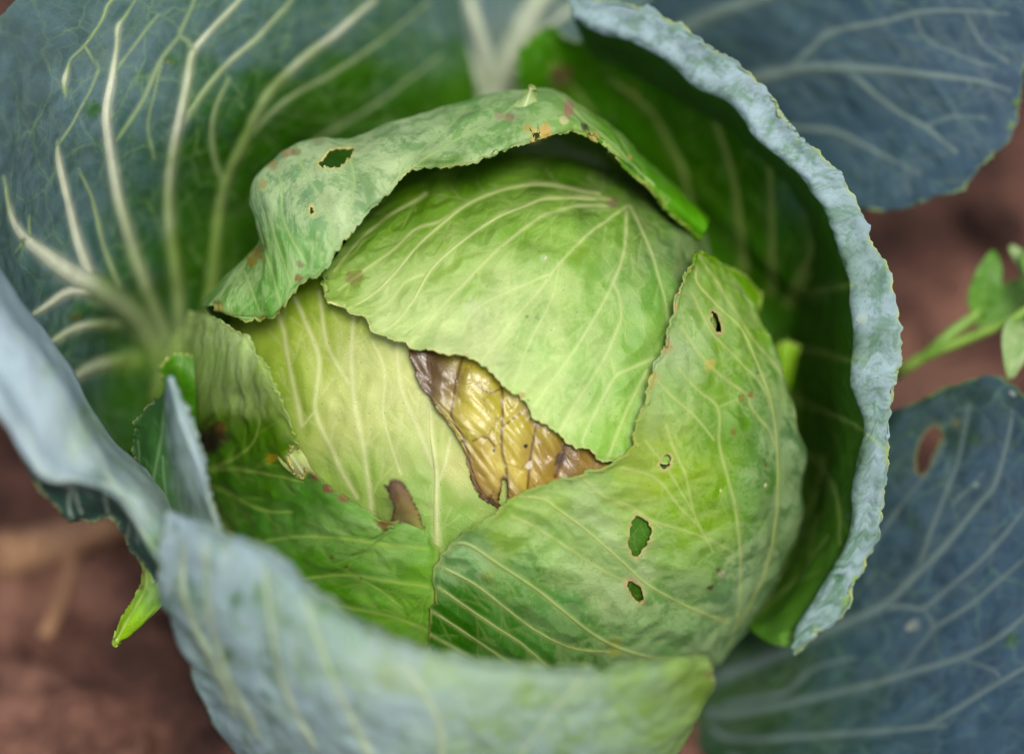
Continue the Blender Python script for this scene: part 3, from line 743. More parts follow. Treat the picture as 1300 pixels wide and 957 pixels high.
# ---- F: leaf arching over the head with its margin rolled down
FU = [(262,392,1.2),(292,350,.9),(330,310,.6),(322,270,.7),(324,245,.8),(340,215,.9),(371,194,1.0),(402,181,1.0),(432,182,1.0),(462,178,1.0),(487,166,1.1),(525,153,1.3),(559,142,1.4),(608,129,1.5),(640,122,1.5),(660,119,1.5),(687,119,1.5),(723,130,1.6),(765,157,1.9),(802,188,2.2),(838,224,2.5),(880,266,2.9),(897,284,3.2)]
FL = [(277,390,.2),(311,402,-.2),(347,404,-.6),(359,389,-.9),(384,356,-1.1),(414,341,-1.3),(444,298,-1.4),(481,256,-1.4),(517,219,-1.2),(547,213,-1.0),(596,209,-.8),(632,193,-.6),(668,180,-.4),(699,171,-.2),(723,164,0),(747,170,.2),(778,193,.5),(802,216,.9),(832,245,1.4),(862,274,2.0),(890,297,2.8)]
leaf("wrapper_leaf",
     [[(300,470,3.4),(360,420,3.2),(430,360,3.0),(500,280,3.0),(600,235,3.2),(700,215,3.4),(780,235,3.6),(840,280,4.0),(880,310,4.4)],
      [(285,430,2.6),(340,350,2.4),(380,290,2.2),(440,240,2.2),(560,195,2.6),(680,172,2.9),(770,195,3.2),(835,245,3.6),(888,296,4.2)],
      addd(mix(FU, FL, .05, 0, 26), .55), mix(FU, FL, 0.0, 0, 26), mix(FU, FL, .22, -.55, 26), mix(FU, FL, .6, -.55, 26), mix(FU, FL, .88, -.25, 26), FL],
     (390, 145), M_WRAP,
     [(300,370,C(110,156,84),.5),(330,340,C(84,130,56),.4),(340,380,C(100,160,70),.3),(370,340,C(116,170,90),.4),(345,260,C(104,150,110),.7),(380,230,C(120,160,120),.75),(420,260,C(134,170,130),.8),(440,215,C(150,182,128),.7),
      (400,310,C(120,168,104),.6),(480,210,C(146,178,130),.75),(530,180,C(130,168,116),.65),(580,190,C(136,172,116),.6),(600,150,C(110,160,90),.5),(650,140,C(124,164,104),.55),(690,140,C(130,174,104),.4),(720,150,C(140,176,100),.3),
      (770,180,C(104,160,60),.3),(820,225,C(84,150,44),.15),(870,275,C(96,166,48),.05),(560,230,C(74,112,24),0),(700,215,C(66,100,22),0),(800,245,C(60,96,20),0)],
     veins=[([(380,205),(390,224),(414,267),(425,320)],4,2.5), ([(350,215),(357,234),(359,277),(387,334)],4,2.8), ([(340,270),(347,294),(370,364)],3.6,2.8), ([(326,280),(330,297),(345,345),(357,391)],3.6,3),
            ([(500,232),(524,211),(584,175),(621,156),(660,130)],3.6,2.5), ([(440,190),(450,230),(440,280)],3,2), ([(730,140),(780,185),(830,235)],4,3), ([(590,140),(560,170),(500,220)],2.6,2), ([(310,345),(320,370),(330,398)],3,2)],
     vcol=C(190,212,150), vstr=.55, dim=.8, wk=.85, rimk=.6, inner=(2.35/7, C(50,80,16), .05), edges=('v1',), rag=3.4, ruffle=.05, rimcol=C(190,190,120), rimw=2.6, br=dict(step=(24,44), length=(20,50)), pucker=.11, rib=0,  # inner rows painted dark green to stand in for shade under the arch
     holes=[[(403,213),(412,203),(424,193),(440,189),(449,190),(446,200),(439,205),(434,215),(424,217),(412,216)], [(394,268),(397,262),(399,268),(397,274)], [(674,172),(681,168),(684,175),(678,178)]],
     hole_tint=C(190,190,130),
     spots=[(345,208,9,C(150,128,90),.7),(365,197,8,C(150,126,96),.7),(378,194,6,C(110,92,60),.7),(335,235,6,C(170,140,80),.6),(381,336,5,C(96,80,50),.8),(380,353,6,C(110,80,50),.9),(356,395,4,C(130,96,50),.8),(333,405,5,C(130,96,50),.8),
            (280,390,8,C(90,66,40),.8),(325,325,10,C(120,84,44),.7),(320,335,7,C(130,92,44),.6),(330,315,7,C(96,72,40),.6),(648,150,7,C(150,100,90),.6),(634,148,6,C(160,120,110),.5),(680,175,9,C(190,146,90),.8),(692,168,8,C(196,150,90),.7),(668,165,6,C(176,150,80),.7),
            (715,155,5,C(210,200,160),.6),(722,139,9,C(170,120,116),.7),(742,162,6,C(60,48,40),.9),(755,172,6,C(190,160,110),.6),(800,200,4,C(190,170,110),.6),(406,182,6,C(150,130,90),.4)])
# the little pointed tear standing on its crest
leaf("torn_flap",
     [[(648,142,.4),(662,140,.3),(678,142,.4),(694,148,.4)],[(658,128,.5),(668,124,.4),(680,126,.4),(686,132,.5)],[(668,116,.6),(673,114,.5),(678,116,.6),(680,119,.6)],[(673,110,.6),(674,109,.6),(675,109,.6),(676,110,.6)]],
     (40,50), M_HEAD, [(668,130,C(120,164,110),.5),(675,112,C(150,176,100),.1)], veins=[([(674,112),(670,126),(664,142)],3,2)], rib=0, rag=1.0, rimk=.3, dim=.8, edges=('v1','u0','u1'), br=None, label="pointed scrap of torn leaf")

# ---- L: big cupped leaf on the left, veins fanning up from its base
GDEEP = C(50,96,16); GMID = C(70,118,34)
leaf("outer_leaf",
     [[(420,600,10),(430,590,10),(440,580,10),(450,575,10),(470,570,10)],
      [(225,640,6.4),(190,580,6.0),(172,520,6.0),(172,485,6.2),(190,455,6.6),(215,440,6.8),(245,432,7.0),(290,425,7.2),(350,400,7.6),(440,330,8.4),(520,280,9.2)],
      [(190,640,3.4),(135,580,3.0),(90,520,3.0),(95,440,2.8),(122,372,2.8),(165,330,3.4),(225,300,4.4),(295,270,5.6),(370,240,6.8),(460,210,7.8),(580,210,9.2)],
      [(165,618,.8),(100,560,.2),(40,480,-.2),(30,370,.0),(55,255,.1),(112,180,.4),(215,150,1.6),(330,130,3.6),(430,120,5.6),(520,120,7.2),(600,150,8.8)],
      [(150,604,-.6),(80,540,-1.4),(0,440,-2.4),(-20,290,-2.2),(20,150,-1.6),(92,62,-.3),(200,25,.8),(330,20,2.6),(450,20,4.8),(530,40,6.8),(600,100,8.4)],
      [(140,596,-1.2),(66,524,-2.4),(-60,420,-4.0),(-105,240,-4.2),(-45,80,-3.2),(20,2,-1.6),(160,-80,.0),(330,-90,2.0),(460,-90,4.2),(530,-70,6.2),(580,-10,8.0)]],
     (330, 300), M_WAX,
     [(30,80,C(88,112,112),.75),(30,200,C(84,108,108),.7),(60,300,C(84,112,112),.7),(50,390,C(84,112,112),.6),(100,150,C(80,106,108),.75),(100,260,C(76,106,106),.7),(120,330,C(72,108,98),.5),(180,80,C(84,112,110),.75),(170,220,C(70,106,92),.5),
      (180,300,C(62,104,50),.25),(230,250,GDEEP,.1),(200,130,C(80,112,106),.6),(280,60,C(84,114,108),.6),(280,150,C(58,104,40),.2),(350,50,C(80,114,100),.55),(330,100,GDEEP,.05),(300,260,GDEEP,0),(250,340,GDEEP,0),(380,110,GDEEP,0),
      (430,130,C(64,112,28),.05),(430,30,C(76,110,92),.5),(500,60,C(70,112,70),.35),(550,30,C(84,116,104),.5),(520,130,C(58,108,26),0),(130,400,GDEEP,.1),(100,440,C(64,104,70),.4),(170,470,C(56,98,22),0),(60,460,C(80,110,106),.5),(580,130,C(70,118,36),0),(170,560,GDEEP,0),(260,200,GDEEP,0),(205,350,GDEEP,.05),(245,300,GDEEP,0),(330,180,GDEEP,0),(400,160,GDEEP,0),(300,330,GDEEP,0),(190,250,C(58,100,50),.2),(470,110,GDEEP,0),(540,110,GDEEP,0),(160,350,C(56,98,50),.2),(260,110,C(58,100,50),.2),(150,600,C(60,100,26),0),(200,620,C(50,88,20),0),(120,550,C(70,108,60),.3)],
     veins=[[(215,470,34),(200,445,32),(175,405,30),(125,365,27),(95,350,25),(60,325,19),(30,300,13),(14,272,8),(5,225,5)], [(37,300,6),(36,275,2)], [(30,306,6),(20,320,2)],
            [(118,358,15),(100,310,12),(85,250,10),(75,205,9),(73,180,5)], [(74,184,3),(95,150,3.2),(112,120,3.4),(122,95,4.5),(124,85,3.5),(108,60,2)], [(83,124,2.5),(82,104,8),(86,88,6),(90,75,3),(110,55,4),(130,25,5),(138,5,5),(160,-15,4)],
            [(225,465,22),(195,390,18),(170,320,15),(150,250,13),(138,180,12),(135,140,11),(143,95,9),(148,60,7),(150,35,7.5),(160,20,4),(172,0,3),(185,-20,3)], [(147,90,5),(165,65,4),(188,35,3.4),(200,20,2.4)],
            [(232,460,18),(224,350,15),(215,280,14),(216,220,13),(225,165,12),(237,110,11),(244,70,10),(262,45,8),(300,5,7),(330,-30,5)], [(244,66,6),(238,52,5.5),(228,45,5.5),(236,25,5),(250,-8,4)], [(228,46,5),(205,75,5.4),(185,120,6),(165,155,5),(148,178,4)],
            [(233,155,7),(260,115,7),(290,80,7),(330,45,6.5),(370,0,6)], [(265,400,15),(275,300,13),(285,235,12),(310,180,12),(340,120,11),(385,75,10),(430,40,9),(475,0,8)], [(286,236,8),(272,200,7),(270,150,6),(290,100,5)],
            [(165,400,7),(140,335,6.5),(128,300,6),(118,255,5.5),(112,240,4.5),(100,215,2.5)], [(140,372,16),(90,370,12),(60,388,9),(20,415,6)], [(150,410,13),(100,415,10),(60,437,8),(20,455,6)], [(170,455,22),(120,465,15),(80,490,11),(40,520,8)],
            [(310,180,7),(360,130,6.5),(420,95,6),(480,55,5),(545,2,1.5)], [(330,240,6),(400,180,6),(480,130,4.5),(560,70,1.2)], [(195,200,4),(188,160,4),(196,120,3),(205,80,2)]],
     vthin=C(156,178,132), vcol=C(222,228,208), vgreen=C(128,156,86), vstr=.92, dim=.8, edges=('v1','u0'), rag=3.0, rimcol=C(130,156,140), rimw=5, fst=.16, br=dict(step=(34,66), length=(50,110), depth=2), pucker=.08, lift=.03, rib=6.9,
     spots=[(118,140,12,C(50,96,26),.7),(218,75,9,C(60,100,40),.6),(212,80,3,C(150,110,70),.6),(180,95,10,C(60,104,40),.4),(100,395,14,GDEEP,.7),(95,402,8,C(120,100,50),.4),(250,50,6,C(60,100,40),.5),(450,20,8,C(60,100,40),.6),(62,455,10,GDEEP,.6)])

# ---- T: leaf at the very back, broad white midrib
leaf("outer_leaf",
     [[(640,560,10.4),(645,555,10.4),(650,555,10.4),(655,560,10.4)],
      [(560,230,11.2),(600,210,11.2),(640,205,11.2),(700,215,11.2)], [(545,130,10.6),(600,125,10.5),(650,120,10.5),(720,130,10.6)], [(510,50,9.6),(590,50,9.4),(665,45,9.2),(780,60,9.2)], [(480,-40,8.6),(580,-45,8.2),(690,-50,8),(840,-20,8.2)], [(470,-120,7.6),(580,-130,7),(700,-140,7),(860,-90,7.4)]],
     (100, 90), M_WAX,
     [(560,60,C(92,118,112),.6),(600,20,C(108,132,130),.7),(640,20,C(118,140,136),.7),(720,20,C(100,126,122),.7),(600,110,C(90,128,70),.2),(560,110,C(76,118,50),.1),(680,90,C(80,112,60),.2)],
     veins=[[(620,150,36),(630,115,34),(645,75,32),(668,30,30),(695,-20,26)], [(620,125,18),(600,85,15),(575,40,13),(555,5,11)], [(626,115,20),(614,60,17),(598,10,14),(588,-25,11)], [(640,90,10),(690,40,9),(740,0,8)]],
     vcol=C(206,216,196), vstr=.85, edges=('v1',), rimcol=C(130,156,140), br=dict(step=(30,50), length=(30,70), depth=1), rib=9)

# ---- B: inner leaf behind the head, right of centre
leaf("outer_leaf",
     [[(690,560,10),(700,560,10),(720,560,10),(740,560,10),(760,560,10)],
      [(655,170,8.6),(720,190,8.8),(780,240,8.8),(850,300,8.6),(905,350,8.4),(950,390,8.4),(1000,410,8.2),(1030,400,8),(1050,385,7.6)],
      [(655,140,7.6),(725,130,7.8),(800,165,7.6),(870,220,7.2),(930,280,6.8),(975,330,6.6),(1010,360,6.4),(1040,360,6.2),(1062,345,5.8)],
      [(655,105,6.6),(715,75,6.6),(800,110,6.2),(870,145,5.6),(930,195,5.2),(985,250,4.8),(1022,290,4.6),(1048,310,4.4),(1066,310,4.2)],
      [(654,80,6.2),(660,60,6.1),(695,33,6.0),(740,54,5.8),(800,70,5.4),(850,88,5.0),(905,118,4.6),(960,165,4.0),(1010,215,3.6),(1048,265,3.4),(1066,285,3.2)]],
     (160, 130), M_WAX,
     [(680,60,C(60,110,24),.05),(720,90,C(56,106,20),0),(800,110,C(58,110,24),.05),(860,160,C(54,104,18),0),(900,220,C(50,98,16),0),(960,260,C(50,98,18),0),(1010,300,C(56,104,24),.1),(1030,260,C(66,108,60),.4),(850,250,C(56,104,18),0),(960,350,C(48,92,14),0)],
     veins=[([(885,300),(875,258),(866,215),(847,179),(827,143),(803,121),(770,100)],10,5), ([(945,340),(942,322),(933,239),(915,175),(892,121),(860,95)],11,5), ([(980,370),(980,345),(979,257),(975,184),(965,165)],10,5),
            ([(1000,385),(1016,349),(1030,317),(1025,271),(1007,221)],10,5), ([(1010,380),(1035,330),(1046,290),(1048,270)],7,4), ([(990,150),(900,147),(850,105),(800,82),(750,70)],5,5), ([(800,230),(770,170),(735,120),(700,80)],7,4)],
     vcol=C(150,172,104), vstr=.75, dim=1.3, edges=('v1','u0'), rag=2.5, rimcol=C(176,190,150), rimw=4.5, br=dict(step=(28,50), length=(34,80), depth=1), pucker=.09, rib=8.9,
     spots=[(712,98,16,C(120,90,70),.75),(705,95,8,C(70,54,40),.7),(803,118,9,C(140,110,60),.5)])

# ---- A: right cupped leaf with a waxy rolled rim
AO = [(715,-30,2.8),(745,-8,2.4),(800,11,1.9),(828,18,1.6),(869,37,1.3),(910,64,1.0),(952,97,.7),(984,124,.5),(1007,161,.3),(1025,184,.2),(1057,216,0),(1080,244,-.2),(1094,271,-.3),(1100,296,-.4),(1122,335,-.6),(1139,392,-.8),(1145,437,-.9),(1141,485,-.8),(1129,522,-.6),(1129,568,-.4),(1122,614,-.1),(1118,664,.2),(1104,697,.5),(1088,738,.8),(1074,770,1.0),(1056,793,1.2),(1028,812,1.5),(1008,828,1.8)]
AI = [(728,22,2.9),(760,40,2.5),(800,52,2.1),(850,80,1.7),(883,110,1.3),(933,133,.9),(944,158,.7),(993,202,.4),(1020,222,.3),(1030,243,.1),(1050,271,-.1),(1057,294,-.3),(1076,349,-.5),(1080,386,-.7),(1085,425,-.8),(1080,460,-.8),(1081,494,-.7),(1097,522,-.5),(1093,568,-.3),(1083,623,.1),(1079,678,.4),(1056,724,.8),(1033,766,1.2),(1014,793,1.5),(1005,821,1.8)]
AW1 = [(745,60,5.6),(800,90,5.8),(870,140,5.8),(930,180,5.6),(985,235,5.4),(1020,280,5.0),(1050,340,3.6),(1062,390,2.6),(1068,440,2.0),(1064,500,1.9),(1070,550,2.0),(1062,620,2.2),(1050,680,2.4),(1025,730,2.6),(1000,775,2.6),(985,800,2.6),(975,815,2.6)]
AW2 = [(800,150,9.2),(860,200,9.2),(910,250,9.2),(950,310,9.0),(985,350,8.8),(1010,380,8.0),(1020,410,6.8),(1030,450,6.2),(1030,500,6.2),(1028,560,6.2),(1020,620,6.0),(1005,680,5.6),(985,730,5.2),(965,765,4.8),(948,780,4.4),(940,785,4.2)]
leaf("outer_leaf",
     [[(820,590,10),(830,600,10),(835,620,10),(830,640,10),(820,660,10)],
      [(860,300,9.8),(900,340,9.8),(950,380,9.6),(975,420,8.8),(985,480,8.4),(985,540,8.4),(970,610,8.2),(950,670,8.0),(930,710,7.6),(915,735,7.2)],
      AW2, AW1, addd(mix(AI, AO, 0.03, 0, 30), .55), mix(AI, AO, 0.0, 0.05, 30), mix(AI, AO, .18, -.16, 30), mix(AI, AO, .55, -.06, 30), mix(AI, AO, .85, -.1, 30), mix(AI, AO, 1.0, -.08, 30)],
     (340, 165), M_RIM,
     [(760,20,C(102,136,118),.85),(870,70,C(102,136,118),.9),(960,140,C(102,136,118),.9),(1040,230,C(102,136,118),.9),(1075,300,C(102,136,118),.9),(1110,400,C(102,136,118),.95),(1110,480,C(102,136,118),.95),(1112,560,C(102,136,118),.95),(1100,640,C(102,136,118),.9),
      (1080,720,C(102,136,118),.9),(1035,790,C(102,136,118),.9),(1010,815,C(96,136,110),.5),(1050,350,C(50,84,40),.05),(1040,300,C(50,84,40),.05),(1066,440,C(48,84,30),.02),(1066,520,C(50,84,40),.05),(1064,590,C(46,80,36),.05),(1054,660,C(46,86,24),.0),(1020,760,C(54,104,24),0),(1045,420,C(56,100,20),0),(1050,500,C(52,96,24),.05),(1060,560,C(50,84,40),.05),(1045,620,C(46,92,18),0),(1030,680,C(46,96,14),0),(1000,740,C(54,108,18),0),
      (975,780,C(56,110,22),0),(1010,600,C(44,86,14),0),(1020,380,C(56,98,22),0),(990,500,C(44,84,14),0),(1060,690,C(54,96,50),.1)],
     veins=[([(985,400),(1010,378),(1040,370),(1078,362)],12,9), ([(990,450),(1030,446),(1080,458)],10,7), ([(985,560),(1020,575),(1048,600),(1064,640),(1066,690)],8,4), ([(990,500),(1040,520),(1078,536),(1094,545)],8,6),
            ([(940,740),(990,700),(1030,640),(1045,580)],4,3), ([(950,760),(1005,710),(1045,650)],3.6,3), ([(965,775),(1010,735),(1050,680)],3.6,3), ([(930,720),(985,660),(1015,610)],4,3), ([(1094,545),(1112,560),(1124,570)],3,2)],
     vcol=C(150,178,120), vgreen=C(130,156,84), vstr=.8, inner=(4.5/9, C(64,108,28), .06), edges=('v1',), rag=4.0, ruffle=.05, crinkle=(4.8/9, .034, 1.2), rimcol=C(176,190,110), rimw=3.0, br=dict(step=(30,60), length=(30,60), depth=1), pucker=.04, rib=7.5, big=.0,  # inner wall: unwaxed green, also darkened in colour for shade inside the cup
     spots=[(1066,733,7,C(74,112,84),.8),(1068,752,5,C(74,112,90),.6),(1087,736,7,C(120,160,40),.8),(1074,762,6,C(120,160,50),.7),(1076,655,5,C(90,120,100),.5),(1000,812,10,C(110,160,70),.6),(880,75,8,C(96,124,96),.5),(840,50,8,C(92,122,92),.5),(950,130,7,C(100,130,100),.4),(1095,405,9,C(196,206,196),.5)],
     bumps=[(1105,350,16,.12),(1112,410,14,-.2),(1112,445,12,.14),(1112,475,14,-.16),(1110,510,10,.14),(1030,225,14,-.14),(985,170,14,.14),(925,110,16,-.14),(870,70,14,.12)])

# ---- R1: flat blue-green leaf at the upper right
R1E = [(1120,-190,3.6),(1240,-160,2.8),(1310,-90,2.4),(1318,-20,2.4),(1308,50,2.6),(1298,110,2.8),(1289,156,3.0),(1273,188,3.1),(1241,216,3.3),(1223,239,3.4),(1186,251,3.6),(1140,266,3.9),(1094,263,4.2),(1050,255,4.6)]
R1B = [(800,-120,8.6),(800,-60,8.8),(805,-10,9),(810,30,9.2),(820,60,9.3),(830,90,9.4),(845,120,9.5),(860,145,9.5),(880,170,9.5),(900,190,9.4),(930,215,9.2),(960,235,9)]
leaf("outer_leaf",
     [[(740,560,10.2),(745,565,10.2),(750,570,10.2),(755,575,10.2),(760,580,10.2)], addd(R1B, 1.0, -80, 60), R1B, mix(R1B, R1E, .35, -.9), mix(R1B, R1E, .7, -.9), mix(R1B, R1E, .92, -.3), R1E],
     (220, 190), M_BLUE,
     [(900,60,C(78,104,108),.6),(1000,40,C(80,106,112),.65),(1000,140,C(72,98,106),.65),(1100,60,C(78,102,114),.75),(1100,180,C(70,96,108),.7),(1200,60,C(80,104,118),.8),(1200,160,C(70,96,110),.75),(1270,60,C(88,110,128),.85),(1280,120,C(84,106,126),.8),(1180,235,C(74,100,114),.7),(1060,230,C(66,92,98),.6)],
     veins=[[(820,150,24),(880,122,22),(965,99,17),(1021,87,14),(1085,87,12),(1168,94,9),(1241,103,6),(1283,115,3)], [(810,70,24),(869,36,20),(915,14,18),(975,-5,16),(1060,-35,12)], [(1002,89,7),(1030,62,7.5),(1057,41,8),(1122,28,6.5),(1168,16,6),(1223,14,4.5),(1280,18,3)],
            [(1080,92,7),(1113,122,7),(1145,145,6),(1177,163,5),(1214,193,2.5)], [(960,160,8),(1016,163,7.5),(1062,168,7),(1113,193,5.5),(1168,221,3)], [(1163,23,3),(1177,51,3),(1237,78,2.6),(1262,84,2)], [(1227,18,2.8),(1246,55,2.8),(1278,78,2.2)], [(1177,160,3.4),(1210,148,3),(1250,150,2)]],
     vcol=C(146,168,160), dim=.62, vstr=.62, edges=('v1',), rag=2.6, ruffle=.06, rimcol=C(140,164,110), rimw=3.2, br=dict(step=(26,52), length=(40,90)), pucker=.08, lift=.03, rib=6.4,
     spots=[(1290,130,7,C(120,150,50),.6),(1285,160,7,C(120,150,60),.6),(1240,112,5,C(52,84,60),.5)], big=.04)

# ---- R2: flat blue-green leaf at the lower right
R2E = [(1045,720,7.4),(1078,630,6.4),(1106,556,5.2),(1129,522,4.2),(1162,512,3.7),(1194,494,3.4),(1221,485,3.2),(1244,480,3.0),(1267,478,2.8),(1290,492,2.6),(1306,510,2.4),(1350,580,2.0),(1400,700,1.6),(1410,850,1.2),(1360,980,1.2),(1260,1060,1.4),(1150,1090,1.8)]
R2B = [(880,800,7.8),(885,805,7.8),(890,810,7.8),(894,815,7.8),(898,822,7.8),(900,830,7.8),(902,838,7.8),(904,846,7.8),(904,856,7.8),(904,866,7.8),(904,876,7.8),(902,890,7.8),(898,905,7.8),(890,925,7.8),(880,940,7.8)]
leaf("outer_leaf",
     [[(760,690,9.6),(760,700,9.6),(760,710,9.6),(760,720,9.6),(760,730,9.6)], R2B, mix(R2B, R2E, .3, -.7, 24), mix(R2B, R2E, .65, -.6, 24), mix(R2B, R2E, .92, -.1, 24), R2E],
     (260, 220), M_BLUE,
     [(1150,560,C(62,94,84),.5),(1220,520,C(54,84,62),.3),(1270,500,C(60,88,84),.5),(1200,620,C(56,84,92),.65),(1150,680,C(54,82,88),.6),(1270,600,C(60,86,104),.75),(1280,700,C(62,88,112),.8),(1220,720,C(60,86,104),.75),(1150,800,C(58,86,98),.65),(1050,830,C(60,96,80),.4),
      (980,850,C(66,100,40),.05),(1240,830,C(64,90,112),.8),(1100,700,C(54,80,84),.55),(1060,640,C(54,84,76),.45),(1290,860,C(66,94,116),.8)],
     veins=[[(899,863,20),(977,834,18),(1054,798,16),(1119,769,13),(1164,727,11),(1197,695,10),(1242,640,8),(1263,614,7),(1281,550,5),(1286,522,3)], [(1164,724,7),(1180,679,6.5),(1195,640,6),(1217,582,4.5),(1231,513,3)], [(1119,771,8),(1150,770,7.5),(1171,772,7),(1203,747,6.5),(1245,711,6),(1277,676,5.5),(1305,640,4)],
            [(1171,772,5.5),(1184,795,6.5),(1164,824,6.5),(1145,853,5)], [(1184,797,7),(1229,769,6.5),(1268,737,6),(1305,705,5)], [(905,905,15),(940,903,14),(1020,888,12),(1106,868,10),(1155,853,9.5),(1219,834,9),(1268,808,8),(1300,782,7),(1350,735,5)], [(1222,836,5),(1261,850,4.5),(1271,863,4)], [(1180,920,7),(1268,866,6.5),(1310,842,5)],
            [(1105,695,6),(1148,637,5.5),(1185,591,3.5),(1200,560,2.5)], [(925,892,9),(990,880,8.5),(1012,866,8),(1035,847,6.5),(1087,834,4)], [(1250,600,3),(1210,640,2)], [(903,925,9),(940,938,9),(1080,930,8),(1200,920,6)], [(930,960,9),(1060,1000,7),(1180,1040,4)]],
     vcol=C(128,150,150), dim=.48, vstr=.66, edges=('v1',), rag=2.6, ruffle=.05, rimcol=C(110,140,80), rimw=3.2, br=dict(step=(26,52), length=(40,90)), pucker=.08, lift=.03, rib=6.6, big=.04,
     holes=[[(1163,588),(1168,562),(1180,545),(1192,541),(1194,556),(1186,575),(1174,600),(1166,600)]], hole_tint=C(110,110,70),
     spots=[(1160,794,9,C(130,140,136),.7),(1155,797,5,C(150,154,146),.6),(1284,813,11,C(44,76,52),.9),(1160,660,10,C(46,80,52),.5),(1240,690,6,C(50,78,70),.5),(1289,563,5,C(44,74,60),.7),(1240,615,5,C(130,146,140),.7),(1286,499,4,C(170,180,180),.7),(1240,560,9,C(44,80,40),.5),(1213,537,7,C(120,110,50),.4),(1262,830,4,C(44,70,60),.7)])

# ---- P: near rim of the left leaf, rolled outwards
PI_ = [(-60,300,-6.2),(0,392,-6.2),(40,440,-5.8),(78,492,-5.4),(108,548,-5.0),(140,592,-4.6),(190,636,-4.0),(224,684,-3.5),(240,722,-3.2)]
PM = [(-80,380,-6.8),(-20,455,-6.8),(18,508,-6.4),(50,550,-6.0),(88,588,-5.5),(130,612,-5.0),(176,652,-4.4),(206,694,-3.9),(226,730,-3.5)]
PB = [(-90,440,-7.0),(-22,500,-7.0),(10,534,-6.7),(34,580,-6.3),(58,610,-5.9),(100,614,-5.5),(146,632,-4.9),(176,676,-4.2),(206,724,-3.6)]
PE = [(-90,452,-6.2),(-16,508,-6.2),(14,542,-5.8),(36,594,-5.2),(56,626,-4.2),(88,655,-2.8),(112,664,-2.4),(142,655,-2.4),(170,700,-2.0),(196,742,-2.0)]
leaf("outer_leaf",
     [addd(PI_, 3.4, 14, -24), addd(PI_, .5, 3, -4), PI_, mix(PI_, PM, .5, -.2), PM, mix(PM, PB, .6, -.15), PB, mix(PB, PE, .12, .3), mix(PB, PE, .6, .35), PE],
     (170, 120), M_RIM,
     [(0,450,C(172,192,204),.95),(60,520,C(166,186,192),.9),(100,580,C(156,178,176),.75),(110,540,C(150,176,140),.5),(150,610,C(154,178,160),.6),(180,640,C(160,182,160),.6),(210,700,C(120,158,120),.5),(230,720,C(120,164,100),.3),(100,640,C(56,88,84),.4),(130,640,C(54,90,80),.4),(75,625,C(60,92,86),.4),(60,600,C(172,192,204),.9),(20,550,C(172,192,204),.9)],
     veins=[([(30,540),(58,604),(100,608),(150,622),(190,660)],5,4), ([(90,618),(87,640),(92,655)],3.5,3), ([(92,622),(104,650)],2.4,2), ([(132,630),(137,650)],2.4,2), ([(20,420),(70,500),(100,570)],4,3), ([(120,570),(160,640),(200,700)],5,3)],
     vcol=C(186,204,190), vstr=.7, outer=(2.1/9, C(48,80,72), .04), edges=('v1',), rag=2.6, ruffle=.05, rimcol=C(192,204,150), rimw=3, br=dict(step=(30,60), length=(30,60), depth=1), pucker=.03, rib=0, big=.05,  # outer rows darkened in colour, imitating shade in the hollow below the rim
     spots=[(85,618,4,C(206,200,196),.7),(60,470,12,C(110,150,100),.4),(195,690,10,C(100,140,70),.4),(110,520,10,C(120,150,110),.4)])
# the bright curl hanging off it
leaf("leaf_curl",
     [[(140,650,-2.4),(160,660,-2.7),(190,672,-3.0),(222,700,-3.4)], [(156,680,-2.0),(174,694,-2.4),(200,704,-2.7),(230,722,-3.0)], [(174,704,-1.8),(186,716,-2.2),(208,728,-2.3),(232,738,-2.7)], [(180,728,-1.5),(190,744,-1.9),(204,752,-1.9),(222,748,-2.1)],
      [(176,748,-1.2),(184,764,-1.6),(194,772,-1.5),(204,768,-1.6)], [(160,772,-1.0),(166,786,-1.4),(178,790,-1.3),(188,782,-1.2)], [(150,790,-.9),(153,800,-1.2),(162,806,-1.1),(172,798,-.9)], [(143,816,-.8),(144,818,-.9),(146,818,-.9),(148,815,-.8)]],
     (90, 130), M_HEAD,
     [(160,670,C(130,160,120),.5),(185,715,C(110,158,70),.2),(215,725,C(110,164,100),.4),(195,755,C(124,170,64),.1),(165,790,C(140,186,62),0),(150,810,C(150,190,70),0)],
     veins=[([(150,665),(176,712),(186,745),(160,790),(146,816)],5,2.5)], vcol=C(180,206,120), edges=('v1','u0','u1'), rag=1.6, rimcol=C(170,190,100), rimw=2.4, rib=0, br=dict(step=(16,30), length=(12,24), depth=1), label="bright green curled strip hanging from the leaf rim",
     spots=[(178,728,6,C(120,90,70),.7),(180,745,4,C(110,80,60),.6)])

